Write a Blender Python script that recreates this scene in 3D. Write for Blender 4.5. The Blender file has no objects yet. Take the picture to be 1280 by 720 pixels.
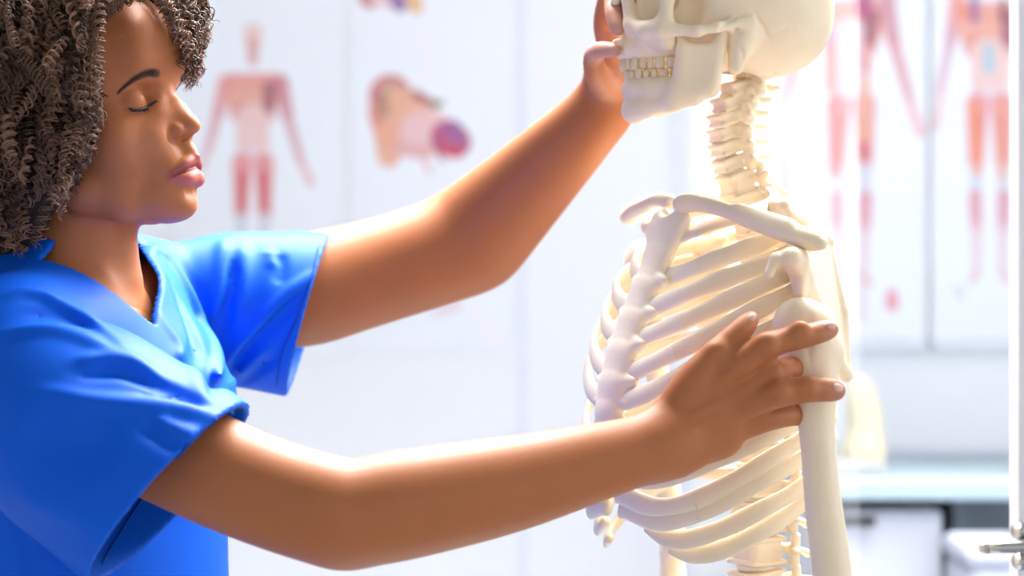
import bpy, math, random
import numpy as np
PI = math.pi
rng = np.random.default_rng(7)
random.seed(7)
C = bpy.context.scene.collection

# ------------------------------------------------------------------ camera frame
CAMZ, DIST, FPX = 1.37, 2.2, 3080.0
def Q(px, py, Y):
    """world point seen at pixel (px, py) at depth Y"""
    s = (DIST + Y) / FPX
    return np.array([(px - 640) * s, Y, CAMZ - (py - 360) * s])
def R(rpx, Y):
    return rpx * (DIST + Y) / FPX
def pz(py, Y): return CAMZ - (py - 360) * (DIST + Y) / FPX
def proj(P):
    P = np.asarray(P, float)
    s = FPX / (DIST + P[..., 1])
    return 640 + P[..., 0] * s, 360 - (P[..., 2] - CAMZ) * s

def srgb(r, g, b):
    f = lambda c: (c / 255 / 12.92) if c / 255 <= .04045 else ((c / 255 + .055) / 1.055) ** 2.4
    return (f(r), f(g), f(b))

# ------------------------------------------------------------------ signed distance modelling
def seg(p, q, r1, r2):
    p, q = np.asarray(p, float), np.asarray(q, float)
    d = q - p; L2 = float(d @ d) + 1e-12
    m = max(r1, r2)
    lo, hi = np.minimum(p, q) - m, np.maximum(p, q) + m
    def f(x, y, z):
        t = np.clip(((x - p[0]) * d[0] + (y - p[1]) * d[1] + (z - p[2]) * d[2]) / L2, 0, 1)
        return np.sqrt((x - p[0] - t * d[0]) ** 2 + (y - p[1] - t * d[1]) ** 2 + (z - p[2] - t * d[2]) ** 2) - (r1 + (r2 - r1) * t)
    return lo, hi, f
def rotm(rx=0, ry=0, rz=0):
    cx, sx, cy, sy, cz, sz = math.cos(rx), math.sin(rx), math.cos(ry), math.sin(ry), math.cos(rz), math.sin(rz)
    return np.array([[cz, -sz, 0], [sz, cz, 0], [0, 0, 1]]) @ np.array([[cy, 0, sy], [0, 1, 0], [-sy, 0, cy]]) @ np.array([[1, 0, 0], [0, cx, -sx], [0, sx, cx]])
def ell(c, r, M=None):
    """ellipsoid; columns of M are its axes"""
    c = np.asarray(c, float); r = np.asarray(r, float)
    M = np.eye(3) if M is None else np.asarray(M, float)
    ext = np.sqrt(((M * r) ** 2).sum(axis=1))
    def f(x, y, z):
        dx, dy, dz = x - c[0], y - c[1], z - c[2]
        u = dx * M[0, 0] + dy * M[1, 0] + dz * M[2, 0]
        v = dx * M[0, 1] + dy * M[1, 1] + dz * M[2, 1]
        w = dx * M[0, 2] + dy * M[1, 2] + dz * M[2, 2]
        k0 = np.sqrt((u / r[0]) ** 2 + (v / r[1]) ** 2 + (w / r[2]) ** 2)
        k1 = np.sqrt((u / r[0] ** 2) ** 2 + (v / r[1] ** 2) ** 2 + (w / r[2] ** 2) ** 2) + 1e-9
        return k0 * (k0 - 1) / k1
    return c - ext, c + ext, f
def rbox(c, r, M=None, rd=.002):
    c = np.asarray(c, float); r = np.asarray(r, float)
    M = np.eye(3) if M is None else np.asarray(M, float)
    ext = (np.abs(M) * r).sum(axis=1)
    def f(x, y, z):
        dx, dy, dz = x - c[0], y - c[1], z - c[2]
        q = [np.abs(dx * M[0, i] + dy * M[1, i] + dz * M[2, i]) - (r[i] - rd) for i in range(3)]
        o = np.sqrt(sum(np.maximum(v, 0) ** 2 for v in q))
        return o + np.minimum(np.maximum(np.maximum(q[0], q[1]), q[2]), 0) - rd
    return c - ext, c + ext, f

class Field:
    def __init__(s, lo, hi, h):
        s.h = h; s.lo = np.asarray(lo, float)
        s.n = np.ceil((np.asarray(hi, float) - s.lo) / h).astype(int) + 1
        s.ax = [(s.lo[i] + h * np.arange(s.n[i])).astype(np.float32) for i in range(3)]
        s.D = np.full(tuple(s.n), .08, np.float32)
    def sl(s, lo, hi, m):
        a = np.clip(np.floor((np.asarray(lo) - m - s.lo) / s.h).astype(int), 0, s.n)
        b = np.clip(np.ceil((np.asarray(hi) + m - s.lo) / s.h).astype(int) + 1, 0, s.n)
        if (b <= a).any(): return None, None
        sl = tuple(slice(a[i], b[i]) for i in range(3))
        X = s.ax[0][sl[0]][:, None, None]; Y = s.ax[1][sl[1]][None, :, None]; Z = s.ax[2][sl[2]][None, None, :]
        return sl, (X, Y, Z)
    def add(s, prim, k=.006):
        lo, hi, f = prim
        sl, g = s.sl(lo, hi, k + .012)
        if sl is None: return s
        b = f(*g).astype(np.float32); a = s.D[sl]
        h = np.maximum(k - np.abs(a - b), 0) / k
        s.D[sl] = np.minimum(a, b) - h * h * k * .25
        return s
    def sub(s, prim, k=.004):
        lo, hi, f = prim
        sl, g = s.sl(lo, hi, k + .006)
        if sl is None: return s
        b = -f(*g).astype(np.float32); a = s.D[sl]
        h = np.maximum(k - np.abs(a - b), 0) / k
        s.D[sl] = np.maximum(a, b) + h * h * k * .25
        return s
    def disp(s, pts, w, amp):
        """raise (amp > 0) or press in (amp < 0) the surface along a polyline"""
        pts = np.asarray(pts, float)
        lo, hi = pts.min(0), pts.max(0)
        sl, g = s.sl(lo, hi, 2.6 * w)
        if sl is None: return s
        d = None
        cum = np.concatenate([[0], np.cumsum(np.linalg.norm(np.diff(pts, axis=0), axis=1))]); T = cum[-1] + 1e-9
        env = None
        for i in range(len(pts) - 1):
            p, q = pts[i], pts[i + 1]; v = q - p; L2 = float(v @ v) + 1e-12
            t = np.clip(((g[0] - p[0]) * v[0] + (g[1] - p[1]) * v[1] + (g[2] - p[2]) * v[2]) / L2, 0, 1)
            dd = np.sqrt((g[0] - p[0] - t * v[0]) ** 2 + (g[1] - p[1] - t * v[1]) ** 2 + (g[2] - p[2] - t * v[2]) ** 2)
            u = (cum[i] + t * math.sqrt(L2)) / T
            e = np.minimum(1, np.minimum(u, 1 - u) / .22)
            if d is None: d, env = dd, e
            else:
                m = dd < d; d = np.where(m, dd, d); env = np.where(m, e, env)
        s.D[sl] -= (amp * np.exp(-(d / w) ** 2) * (.15 + .85 * env)).astype(np.float32)
        return s
    def hit(s, px, py, ymin=None):
        """first surface point on the camera ray through a pixel"""
        Y0 = s.lo[1] if ymin is None else ymin
        for Y in np.arange(Y0, s.ax[1][-1], s.h * .5):
            p = Q(px, py, Y); i = np.round((p - s.lo) / s.h).astype(int)
            if (i < 0).any() or (i >= s.n).any(): continue
            if s.D[tuple(i)] < 0:
                # slide back to the zero crossing
                pb = Q(px, py, Y - s.h * .5); j = np.clip(np.round((pb - s.lo) / s.h).astype(int), 0, s.n - 1)
                d0, d1 = s.D[tuple(j)], s.D[tuple(i)]
                return p if j.tolist() == i.tolist() or d0 <= d1 else pb + (p - pb) * (d0 / (d0 - d1))
        return None
    def line(s, pts, ymin=None, n=4):
        out = []
        for (a, b) in zip(pts[:-1], pts[1:]):
            for t in np.linspace(0, 1, n, endpoint=False):
                h = s.hit(a[0] + (b[0] - a[0]) * t, a[1] + (b[1] - a[1]) * t, ymin)
                if h is not None: out.append(h)
        h = s.hit(pts[-1][0], pts[-1][1], ymin)
        if h is not None: out.append(h)
        out = np.array(out)
        if len(out) > 4:                       # even out the depth so the crease runs clean
            for _ in range(4): out[1:-1] = .25 * out[:-2] + .5 * out[1:-1] + .25 * out[2:]
        return out
    def smooth(s, it=1):
        D = s.D
        for _ in range(it):
            for a in range(3):
                E = D.copy()
                i0 = [slice(None)] * 3; i1 = [slice(None)] * 3; ic = [slice(None)] * 3
                i0[a] = slice(0, -2); i1[a] = slice(2, None); ic[a] = slice(1, -1)
                E[tuple(ic)] = .5 * D[tuple(ic)] + .25 * (D[tuple(i0)] + D[tuple(i1)])
                D = E
        s.D = D
        return s
    def mesh(s):
        D = s.D.copy()
        for a in range(3):
            i = [slice(None)] * 3; i[a] = 0; D[tuple(i)] = np.maximum(D[tuple(i)], .001)
            i[a] = -1; D[tuple(i)] = np.maximum(D[tuple(i)], .001)
        ins = D < 0
        cnt = np.zeros(tuple(s.n - 1), np.int8)
        for dx in (0, 1):
            for dy in (0, 1):
                for dz in (0, 1):
                    cnt += ins[dx:dx + s.n[0] - 1, dy:dy + s.n[1] - 1, dz:dz + s.n[2] - 1]
        act = (cnt > 0) & (cnt < 8)
        idx = np.argwhere(act)
        vid = np.full(act.shape, -1, np.int32); vid[act] = np.arange(len(idx))
        pos = np.zeros((len(idx), 3)); num = np.zeros(len(idx))
        for a in range(3):
            o1, o2 = (a + 1) % 3, (a + 2) % 3
            for u in (0, 1):
                for v in (0, 1):
                    c0 = idx.copy(); c0[:, o1] += u; c0[:, o2] += v
                    c1 = c0.copy(); c1[:, a] += 1
                    d0 = D[c0[:, 0], c0[:, 1], c0[:, 2]]; d1 = D[c1[:, 0], c1[:, 1], c1[:, 2]]
                    m = (d0 < 0) != (d1 < 0)
                    t = np.where(m, d0 / np.where(m, d0 - d1, 1), 0)
                    p = c0.astype(float); p[:, a] += t
                    pos[m] += p[m]; num[m] += 1
        V = s.lo + pos / num[:, None] * s.h
        F = []
        for a in range(3):
            o1, o2 = (a + 1) % 3, (a + 2) % 3
            s0 = [slice(None)] * 3; s1 = [slice(None)] * 3
            s0[a] = slice(0, -1); s1[a] = slice(1, None)
            A, B = ins[tuple(s0)], ins[tuple(s1)]
            e = np.argwhere(A != B)
            e = e[(e[:, o1] > 0) & (e[:, o2] > 0) & (e[:, o1] < s.n[o1] - 1) & (e[:, o2] < s.n[o2] - 1)]
            q = []
            for (u, v) in ((1, 1), (0, 1), (0, 0), (1, 0)):
                k = e.copy(); k[:, o1] -= u; k[:, o2] -= v
                q.append(vid[k[:, 0], k[:, 1], k[:, 2]])
            q = np.stack(q, 1)
            fl = ~A[e[:, 0], e[:, 1], e[:, 2]]
            q[fl] = q[fl][:, ::-1]
            F.append(q)
        return V, np.concatenate(F)

def relax(V, F, it=3, lam=.5, mu=-.52):
    F = np.asarray(F); e = np.unique(np.sort(np.vstack([F[:, [i, (i + 1) % F.shape[1]]] for i in range(F.shape[1])]), axis=1), axis=0)
    n = len(V); deg = np.bincount(e.ravel(), minlength=n)[:, None].astype(float); V = V.copy()
    for k in range(it * 2):
        S_ = np.stack([np.bincount(e[:, 0], V[e[:, 1], c], n) + np.bincount(e[:, 1], V[e[:, 0], c], n) for c in range(3)], 1)
        V += (lam if k % 2 == 0 else mu) * (S_ / np.maximum(deg, 1) - V)
    return V
def chain(fd, pts, k=.006):
    for (p, r1), (q, r2) in zip(pts[:-1], pts[1:]): fd.add(seg(p, q, r1, r2), k)

# ------------------------------------------------------------------ mesh objects
def mk(name, V, F, mat, parent=None, smooth=True, col=None, origin=None):
    V = np.asarray(V, np.float64)
    if origin is not None: V = V - np.asarray(origin)
    me = bpy.data.meshes.new(name)
    F = np.asarray(F)
    if F.dtype != object and F.ndim == 2:
        n, k = F.shape
        me.vertices.add(len(V)); me.vertices.foreach_set('co', V.astype(np.float32).ravel())
        me.loops.add(n * k); me.loops.foreach_set('vertex_index', F.astype(np.int32).ravel())
        me.polygons.add(n); me.polygons.foreach_set('loop_start', np.arange(0, n * k, k, dtype=np.int32))
        me.update(calc_edges=True)
        me.validate()
    else:
        me.from_pydata([tuple(v) for v in V], [], [tuple(f) for f in F])
    if smooth: me.polygons.foreach_set('use_smooth', np.ones(len(me.polygons), bool))
    if col is not None:
        at = me.color_attributes.new('Col', 'FLOAT_COLOR', 'POINT')
        cc = np.ones((len(V), 4), np.float32); cc[:, :3] = col
        at.data.foreach_set('color', cc.ravel())
    me.materials.append(mat)
    o = bpy.data.objects.new(name, me); C.objects.link(o)
    if origin is not None: o.location = tuple(origin)
    if parent is not None: o.parent = parent
    return o
def fobj(name, fd, mat, parent=None, **k):
    V, F = fd.mesh()
    return mk(name, V, F, mat, parent, **k)

def catmull(pts, n=8):
    P = np.asarray(pts, float)
    P = np.vstack([2 * P[0] - P[1], P, 2 * P[-1] - P[-2]])
    out = []
    for i in range(1, len(P) - 2):
        for t in np.linspace(0, 1, n, endpoint=False):
            a, b, c, d = P[i - 1], P[i], P[i + 1], P[i + 2]
            out.append(.5 * ((2 * b) + (c - a) * t + (2 * a - 5 * b + 4 * c - d) * t * t + (3 * b - a - 3 * c + d) * t ** 3))
    out.append(P[-2]); return np.array(out)
def sweep(P, w, t, nrm=None, seg_n=10, caps=True):
    """tube along P: half-height w, half-thickness t (arrays or numbers), nrm = thickness direction per point"""
    P = np.asarray(P, float); n = len(P)
    w = np.broadcast_to(w, n); t = np.broadcast_to(t, n)
    T = np.gradient(P, axis=0); T /= np.linalg.norm(T, axis=1)[:, None] + 1e-12
    if nrm is None:
        N = np.zeros_like(P); ref = np.array([0, 0, 1.]) if abs(T[0][2]) < .9 else np.array([1., 0, 0])
        N[0] = np.cross(T[0], ref); N[0] /= np.linalg.norm(N[0])
        for i in range(1, n):
            v = N[i - 1] - T[i] * (N[i - 1] @ T[i]); N[i] = v / (np.linalg.norm(v) + 1e-12)
    else:
        N = np.asarray(nrm, float) - T * (np.asarray(nrm) * T).sum(1)[:, None]
        N /= np.linalg.norm(N, axis=1)[:, None] + 1e-12
    B = np.cross(T, N)
    a = np.linspace(0, 2 * PI, seg_n, endpoint=False)
    V = P[:, None, :] + N[:, None, :] * (np.cos(a)[None, :, None] * t[:, None, None]) + B[:, None, :] * (np.sin(a)[None, :, None] * w[:, None, None])
    V = V.reshape(-1, 3)
    i = np.arange(n - 1)[:, None] * seg_n; j = np.arange(seg_n)[None, :]; j2 = (j + 1) % seg_n
    F = np.stack([i + j, i + j2, i + seg_n + j2, i + seg_n + j], -1).reshape(-1, 4)
    if caps:
        c0, c1 = len(V), len(V) + 1
        V = np.vstack([V, P[0], P[-1]])
        k = np.arange(seg_n); k2 = (k + 1) % seg_n
        F = np.vstack([F, np.stack([np.full(seg_n, c0), k2, k, k], 1)[:, [0, 1, 2, 2]], np.stack([np.full(seg_n, c1), (n - 1) * seg_n + k, (n - 1) * seg_n + k2, (n - 1) * seg_n + k2], 1)])
        Ft = [tuple(f) if len(set(f)) == 4 else tuple(dict.fromkeys(f)) for f in F.tolist()]
        return V, Ft
    return V, F
def join(parts):
    V, F, o = [], [], 0
    for v, f in parts:
        V.append(v); F += [tuple(int(i) + o for i in q) for q in f]; o += len(v)
    return np.vstack(V), F
def mkl(name, V, F, mat, parent=None, smooth=True, origin=None, col=None):
    me = bpy.data.meshes.new(name)
    if origin is not None: V = V - np.asarray(origin)
    me.from_pydata([tuple(v) for v in V], [], F); me.update()
    if smooth: me.polygons.foreach_set('use_smooth', np.ones(len(me.polygons), bool))
    me.materials.append(mat)
    o = bpy.data.objects.new(name, me); C.objects.link(o)
    if origin is not None: o.location = tuple(origin)
    if parent is not None: o.parent = parent
    return o
def boxm(lo, hi, bev=.0, M=None):
    """bevelled box verts / faces through bmesh"""
    import bmesh
    bm = bmesh.new(); bmesh.ops.create_cube(bm, size=1)
    lo, hi = np.asarray(lo, float), np.asarray(hi, float)
    for v in bm.verts:
        for i in range(3): v.co[i] = (lo[i] + hi[i]) / 2 + v.co[i] * (hi[i] - lo[i])
    if bev: bmesh.ops.bevel(bm, geom=list(bm.edges), offset=bev, segments=3, profile=.6, affect='EDGES')
    bm.verts.index_update()
    V = np.array([v.co[:] for v in bm.verts]); F = [tuple(v.index for v in f.verts) for f in bm.faces]
    bm.free(); return V, F
def lathe(prof, c, axis='z', n=32):
    V, F = [], []
    for (r, h) in prof:
        for k in range(n):
            a = 2 * PI * k / n
            p = {'z': (r * math.cos(a), r * math.sin(a), h), 'y': (r * math.cos(a), h, r * math.sin(a)), 'x': (h, r * math.cos(a), r * math.sin(a))}[axis]
            V.append(np.array(p) + np.asarray(c))
    for i in range(len(prof) - 1):
        for k in range(n):
            F.append((i * n + k, i * n + (k + 1) % n, (i + 1) * n + (k + 1) % n, (i + 1) * n + k))
    F.append(tuple(range(n))[::-1]); F.append(tuple((len(prof) - 1) * n + k for k in range(n)))
    return np.array(V), F
def empty(name, loc, label=None, cat=None, group=None):
    o = bpy.data.objects.new(name, None); C.objects.link(o); o.location = tuple(loc)
    o.empty_display_size = .05
    if label: o['label'] = label
    if cat: o['category'] = cat
    if group: o['group'] = group
    return o
def under(o, root):
    """parent a world-space mesh to root without moving it"""
    o.parent = root; o.location = (o.location[0] - root.location[0], o.location[1] - root.location[1], o.location[2] - root.location[2])
    return o
def tag(o, label=None, cat=None, group=None, kind=None):
    if label: o['label'] = label
    if cat: o['category'] = cat
    if group: o['group'] = group
    if kind: o['kind'] = kind
    return o

# ------------------------------------------------------------------ materials
def mat(name, col, rough=.5, metal=0, attr=False, bump=0, bscale=200, var=0, vscale=20, sss=0, ssr=(1, .3, .15), sheen=0, spec=.5, coat=0):
    m = bpy.data.materials.new(name); m.use_nodes = True
    nt = m.node_tree; b = nt.nodes['Principled BSDF']
    b.inputs['Roughness'].default_value = rough; b.inputs['Metallic'].default_value = metal
    b.inputs['Specular IOR Level'].default_value = spec
    b.inputs['Coat Weight'].default_value = coat
    if sss:
        b.inputs['Subsurface Weight'].default_value = sss; b.inputs['Subsurface Radius'].default_value = ssr
        b.inputs['Subsurface Scale'].default_value = .006
    if sheen:
        b.inputs['Sheen Weight'].default_value = sheen; b.inputs['Sheen Roughness'].default_value = .4
    src = None
    if attr:
        a = nt.nodes.new('ShaderNodeAttribute'); a.attribute_name = 'Col'; src = a.outputs['Color']
    else:
        rgb = nt.nodes.new('ShaderNodeRGB'); rgb.outputs[0].default_value = (*col, 1); src = rgb.outputs[0]
    tc = nt.nodes.new('ShaderNodeTexCoord')
    if var:
        nz = nt.nodes.new('ShaderNodeTexNoise'); nz.inputs['Scale'].default_value = vscale; nz.inputs['Detail'].default_value = 4
        nt.links.new(tc.outputs['Object'], nz.inputs['Vector'])
        mr = nt.nodes.new('ShaderNodeMapRange'); mr.inputs[3].default_value = 1 - var; mr.inputs[4].default_value = 1 + var
        nt.links.new(nz.outputs['Fac'], mr.inputs[0])
        mx = nt.nodes.new('ShaderNodeVectorMath'); mx.operation = 'SCALE'
        nt.links.new(src, mx.inputs[0]); nt.links.new(mr.outputs[0], mx.inputs['Scale']); src = mx.outputs[0]
    nt.links.new(src, b.inputs['Base Color'])
    if bump:
        nz = nt.nodes.new('ShaderNodeTexNoise'); nz.inputs['Scale'].default_value = bscale; nz.inputs['Detail'].default_value = 3
        nt.links.new(tc.outputs['Object'], nz.inputs['Vector'])
        bp = nt.nodes.new('ShaderNodeBump'); bp.inputs['Strength'].default_value = bump; bp.inputs['Distance'].default_value = .001
        nt.links.new(nz.outputs['Fac'], bp.inputs['Height']); nt.links.new(bp.outputs[0], b.inputs['Normal'])
    return m
SKIN = mat('skin', (0, 0, 0), .5, attr=True, bump=.2, bscale=700, var=.05, vscale=35, sss=.10, spec=.3, sheen=.0)
BONE = mat('bone', (.93, .775, .555), .5, bump=.15, bscale=260, var=.06, vscale=45, sss=.0)
CARTILAGE = mat('cartilage', (.93, .81, .63), .5, bump=.1, bscale=200, var=.04)
TOOTH = mat('tooth_enamel', (.82, .68, .46), .25, spec=.6)
SCREWM = mat('brass_screw', (.7, .45, .2), .35, metal=.8)
CLOTH = mat('blue_scrub_cloth', (.001, .108, .70), .55, bump=.08, bscale=1500, spec=.15, sheen=.0)
CLOTH2 = mat('blue_scrub_cloth_seam', (.001, .062, .42), .6, spec=.15)
HAIR = mat('brown_curly_hair', (0, 0, 0), .45, attr=True, spec=.22)
HAIRBASE = mat('dark_hair_roots', (.012, .007, .005), .8, bump=1, bscale=120)
LASH = mat('dark_lash', (.012, .008, .007), .6)
WHITEWALL = mat('white_wall_paint', (.81, .83, .85), .7)
# ================================================================== ROOM
YW = 1.9
def struct(name, V, F, m, **k):
    o = mkl(name, V, F, m, smooth=False, **k); o['kind'] = 'structure'; return o
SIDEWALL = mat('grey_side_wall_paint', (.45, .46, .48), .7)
floor_m = mat('pale_grey_vinyl', (.38, .39, .41), .35, var=.04, vscale=3)
struct('floor', *boxm((-2.6, -3.2, -.05), (2.6, YW, 0)), floor_m)
struct('wall_back', *boxm((-2.6, YW, 0), (2.6, YW + .1, 2.9)), WHITEWALL)
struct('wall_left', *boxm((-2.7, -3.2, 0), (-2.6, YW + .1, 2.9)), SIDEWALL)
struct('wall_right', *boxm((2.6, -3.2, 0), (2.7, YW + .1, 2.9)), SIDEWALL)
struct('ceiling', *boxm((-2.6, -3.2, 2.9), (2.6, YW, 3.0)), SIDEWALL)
seam_m = mat('lavender_grey_seam', (.74, .76, .86), .6)
def wrect(x0, y0, x1, y1, Y, d):
    a, b = Q(x0, y1, Y), Q(x1, y0, Y); return (a[0], Y - d, a[2]), (b[0], Y, b[2])
a, b = wrect(648, -400, 659, 0, YW, .003); struct('trim_1', *boxm((a[0], a[1], .0), (b[0], b[1], 2.9), .0005), seam_m)
a, b = wrect(838, -400, 862, 0, YW, .004); struct('trim_2', *boxm((a[0], a[1], .0), (b[0], b[1], 2.9), .0005), seam_m)

# ---- posters: real flat printed sheets, printing held in a colour attribute
PRINT = mat('printed_paper', (1, 1, 1), .55, attr=True)
railm = mat('grey_poster_rail', (.66, .70, .76), .5)
def poster(name, rect, Y, shapes, label, group=None, base=(.80, .83, .86), rail=False):
    x0, y0, x1, y1 = rect
    nx, ny = max(20, int((x1 - x0) / 1.6)), max(20, int((y1 - y0) / 1.6))
    gx, gy = np.meshgrid(np.linspace(x0, x1, nx), np.linspace(y0, y1, ny))
    col = np.ones((ny, nx, 3)) * np.array(base)
    for (ax, ay, ra, bx, by, rb, c, al) in shapes:
        c = np.array(srgb(*c)); dx, dy = bx - ax, by - ay; L = dx * dx + dy * dy + 1e-9
        t = np.clip(((gx - ax) * dx + (gy - ay) * dy) / L, 0, 1)
        d = np.hypot(gx - ax - t * dx, gy - ay - t * dy) - (ra + (rb - ra) * t)
        m = (np.clip(.5 - d / 2.5, 0, 1) * al)[..., None]
        # muscle-fibre striping inside the print
        col = col * (1 - m) + c * m
    cen = Q((x0 + x1) / 2, (y0 + y1) / 2, Y)
    V = np.array([Q(gx[j, i], gy[j, i], Y) for j in range(ny) for i in range(nx)]) - cen
    i = np.arange(nx - 1)[None, :]; j = np.arange(ny - 1)[:, None] * nx
    F = np.stack([j + i, j + nx + i, j + nx + i + 1, j + i + 1], -1).reshape(-1, 4)
    root = empty(name, cen, label, 'poster', group)
    a, b = Q(x0, y1, Y) - cen, Q(x1, y0, Y) - cen
    sh = mkl('backing_sheet', *boxm((a[0], .0005, a[2]), (b[0], .002, b[2])), WHITEWALL, root, smooth=False)
    V[:, 1] = 0
    mk('printed_sheet', V, F, PRINT, root, smooth=False, col=col.reshape(-1, 3))
    if rail:
        for (zz, ) in ((a[2],), (b[2],)):
            mkl('hanging_rail', *boxm((a[0], -.006, zz - .012), (b[0], .008, zz + .012), .003), railm, root)
    return root
RD, PK, TAN, PALE, GR = (205, 100, 105), (222, 150, 150), (222, 170, 140), (226, 208, 216), (205, 205, 215)
def figure(cx, hy, k, arms, extra=()):
    """front view muscle figure: cx centre, hy head y, k scale"""
    f = lambda x, y: (cx + x * k, hy + y * k)
    s = []
    def c(x0, y0, r0, x1, y1, r1, col, al=.8): s.append((*f(x0, y0), r0 * k, *f(x1, y1), r1 * k, col, al))
    c(0, 0, 13, 0, 8, 11, (228, 190, 180)); c(0, 14, 8, 0, 34, 7, (210, 150, 150))
    c(-28, 62, 12, 28, 62, 12, PK, .9); c(-18, 78, 20, 18, 78, 20, (224, 160, 140), .9)
    c(-16, 100, 14, 16, 100, 14, (215, 140, 130)); c(0, 110, 22, 0, 150, 20, (230, 196, 190), .95)
    c(-10, 160, 14, 10, 160, 14, PALE); c(22, 70, 10, 20, 96, 6, (150, 90, 110), .8)
    for q in (-1, 1):
        c(q * 14, 165, 13, q * 15, 230, 9, PK, .95); c(q * 13, 180, 6, q * 15, 225, 4, RD, .9); c(q * 15, 235, 7, q * 15, 262, 7, GR, .9)
        c(q * 16, 268, 8, q * 15, 300, 7, (215, 150, 160), .9); c(q * 15, 300, 6, q * 14, 350, 4, (222, 190, 196), .8); c(q * 14, 352, 4, q * 20, 362, 4, (222, 180, 180), .8)
    for (x0, y0, r0, x1, y1, r1, col) in arms: c(x0, y0, r0, x1, y1, r1, col, .85)
    return s + list(extra)
arms1 = [(-36, 62, 9, -44, 100, 8, PK), (-44, 100, 7, -58, 150, 5, (214, 160, 165)), (-58, 150, 4, -66, 172, 5, (220, 180, 180)),
         (36, 62, 10, 44, 105, 8, (200, 130, 140)), (44, 105, 7, 62, 165, 5, (210, 160, 168)), (62, 165, 4, 74, 190, 5, (222, 176, 176))]
poster('muscle_poster', (215, -60, 425, 450), YW - .0035, figure(316, 42, .98, arms1),
       'white wall poster of one front-view muscle figure beside the woman\'s face')
org = [(488, 120, 27, 492, 140, 27, (200, 112, 118), .95), (490, 118, 18, 500, 128, 18, (196, 160, 140), .9), (470, 140, 10, 482, 175, 12, (214, 140, 130), .95),
       (500, 135, 25, 525, 150, 20, (226, 172, 146), .95), (478, 122, 7, 480, 138, 8, (150, 120, 95), .6), (486, 170, 18, 486, 195, 14, (226, 168, 140), .95), (520, 118, 6, 545, 132, 5, (170, 90, 90), .9),
       (545, 130, 5, 553, 128, 3, (120, 130, 90), .8), (500, 185, 10, 530, 185, 14, (220, 165, 160), .9), (520, 160, 20, 545, 160, 20, (228, 190, 190), .95),
       (560, 172, 22, 570, 178, 19, (180, 80, 120), .95), (566, 162, 12, 572, 168, 12, (150, 100, 150), .8), (560, 188, 8, 570, 190, 8, (200, 80, 100), .9), (530, 200, 3, 538, 215, 3, (225, 170, 160), .8), (545, 185, 3, 553, 200, 3, (170, 60, 90), .8),
       (456, -4, 9, 462, 4, 7, (196, 120, 115), .95), (490, -6, 12, 500, 6, 9, (130, 80, 150), .9), (512, -8, 9, 520, 8, 9, (225, 175, 110), .9), (470, -10, 10, 480, 0, 10, (226, 190, 190), .8),
       (545, 392, 5, 570, 382, 8, (222, 200, 204), .7), (500, 350, 14, 560, 360, 16, (215, 160, 160), .8)]
poster('organ_poster', (436, -60, 640, 440), YW - .0035, org, 'white wall poster with a tan and crimson organ drawing above the raised forearm')
arms2 = [(-40, 40, 9, -50, 95, 7, PK), (-50, 95, 6, -68, 150, 5, (214, 160, 165)), (-68, 150, 4, -82, 190, 6, (226, 180, 186)),
         (38, 40, 10, 46, 95, 8, (200, 140, 150)), (46, 95, 7, 64, 160, 5, (214, 150, 156)), (64, 160, 5, 76, 196, 6, (226, 180, 180))]
def vess(cx, dy, q=1):
    e = [(cx + 16, -2 + dy, 12, cx + 16, 14 + dy, 9, (176, 90, 130), .9), (cx - 30, 40, 6, cx - 32, 52, 5, (130, 160, 225), .9), (cx + 16, 50, 4, cx + 18, 85, 5, (214, 90, 90), .8),
         (cx - 26, 60, 8, cx - 26, 110, 8, (226, 130, 125), .8), (cx + 16, 100, 8, cx + 16, 170, 8, (232, 176, 150), .8), (cx - 22, 130, 9, cx - 20, 215, 8, (228, 122, 120), .85), (cx - 2, 40, 18, cx, 110, 14, (226, 212, 222), .8)]
    return e
f1 = figure(1064, -58, 1.14, arms2, vess(1064, 0))
f1 += [(1115, 368, 7, 1115, 380, 9, (226, 130, 145), .8), (1075, 340, 4, 1080, 400, 4, (222, 190, 196), .7)]
poster('vessel_poster', (985, -120, 1158, 432), YW - .012, f1, 'white wall poster of a figure with red and blue vessels directly right of the skull', rail=True)
f2 = figure(1237, -54, 1.12, [(-36, 40, 9, -44, 95, 7, PK), (-42, 85, 6, -56, 150, 5, (206, 170, 185)), (-54, 150, 4, -60, 190, 5, (226, 186, 190)), (36, 40, 9, 44, 95, 7, PK), (42, 85, 6, 56, 150, 5, (206, 170, 185))],
            [(1236, 60, 6, 1236, 85, 7, (150, 200, 215), .8), (1203, 0, 5, 1206, 18, 6, (226, 140, 110), .8), (1218, -5, 5, 1218, 24, 5, (130, 90, 150), .8), (1254, 0, 4, 1254, 22, 5, (130, 70, 80), .8),
             (1218, 135, 8, 1222, 215, 5, (235, 150, 115), .85), (1253, 130, 6, 1252, 220, 5, (230, 160, 130), .8), (1198, 362, 5, 1200, 370, 5, GR, .8)])
poster('leg_poster', (1164, -120, 1300, 432), YW - .012, f2, 'white wall poster of a figure with a teal pelvis spot at the far right', rail=True)

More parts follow.
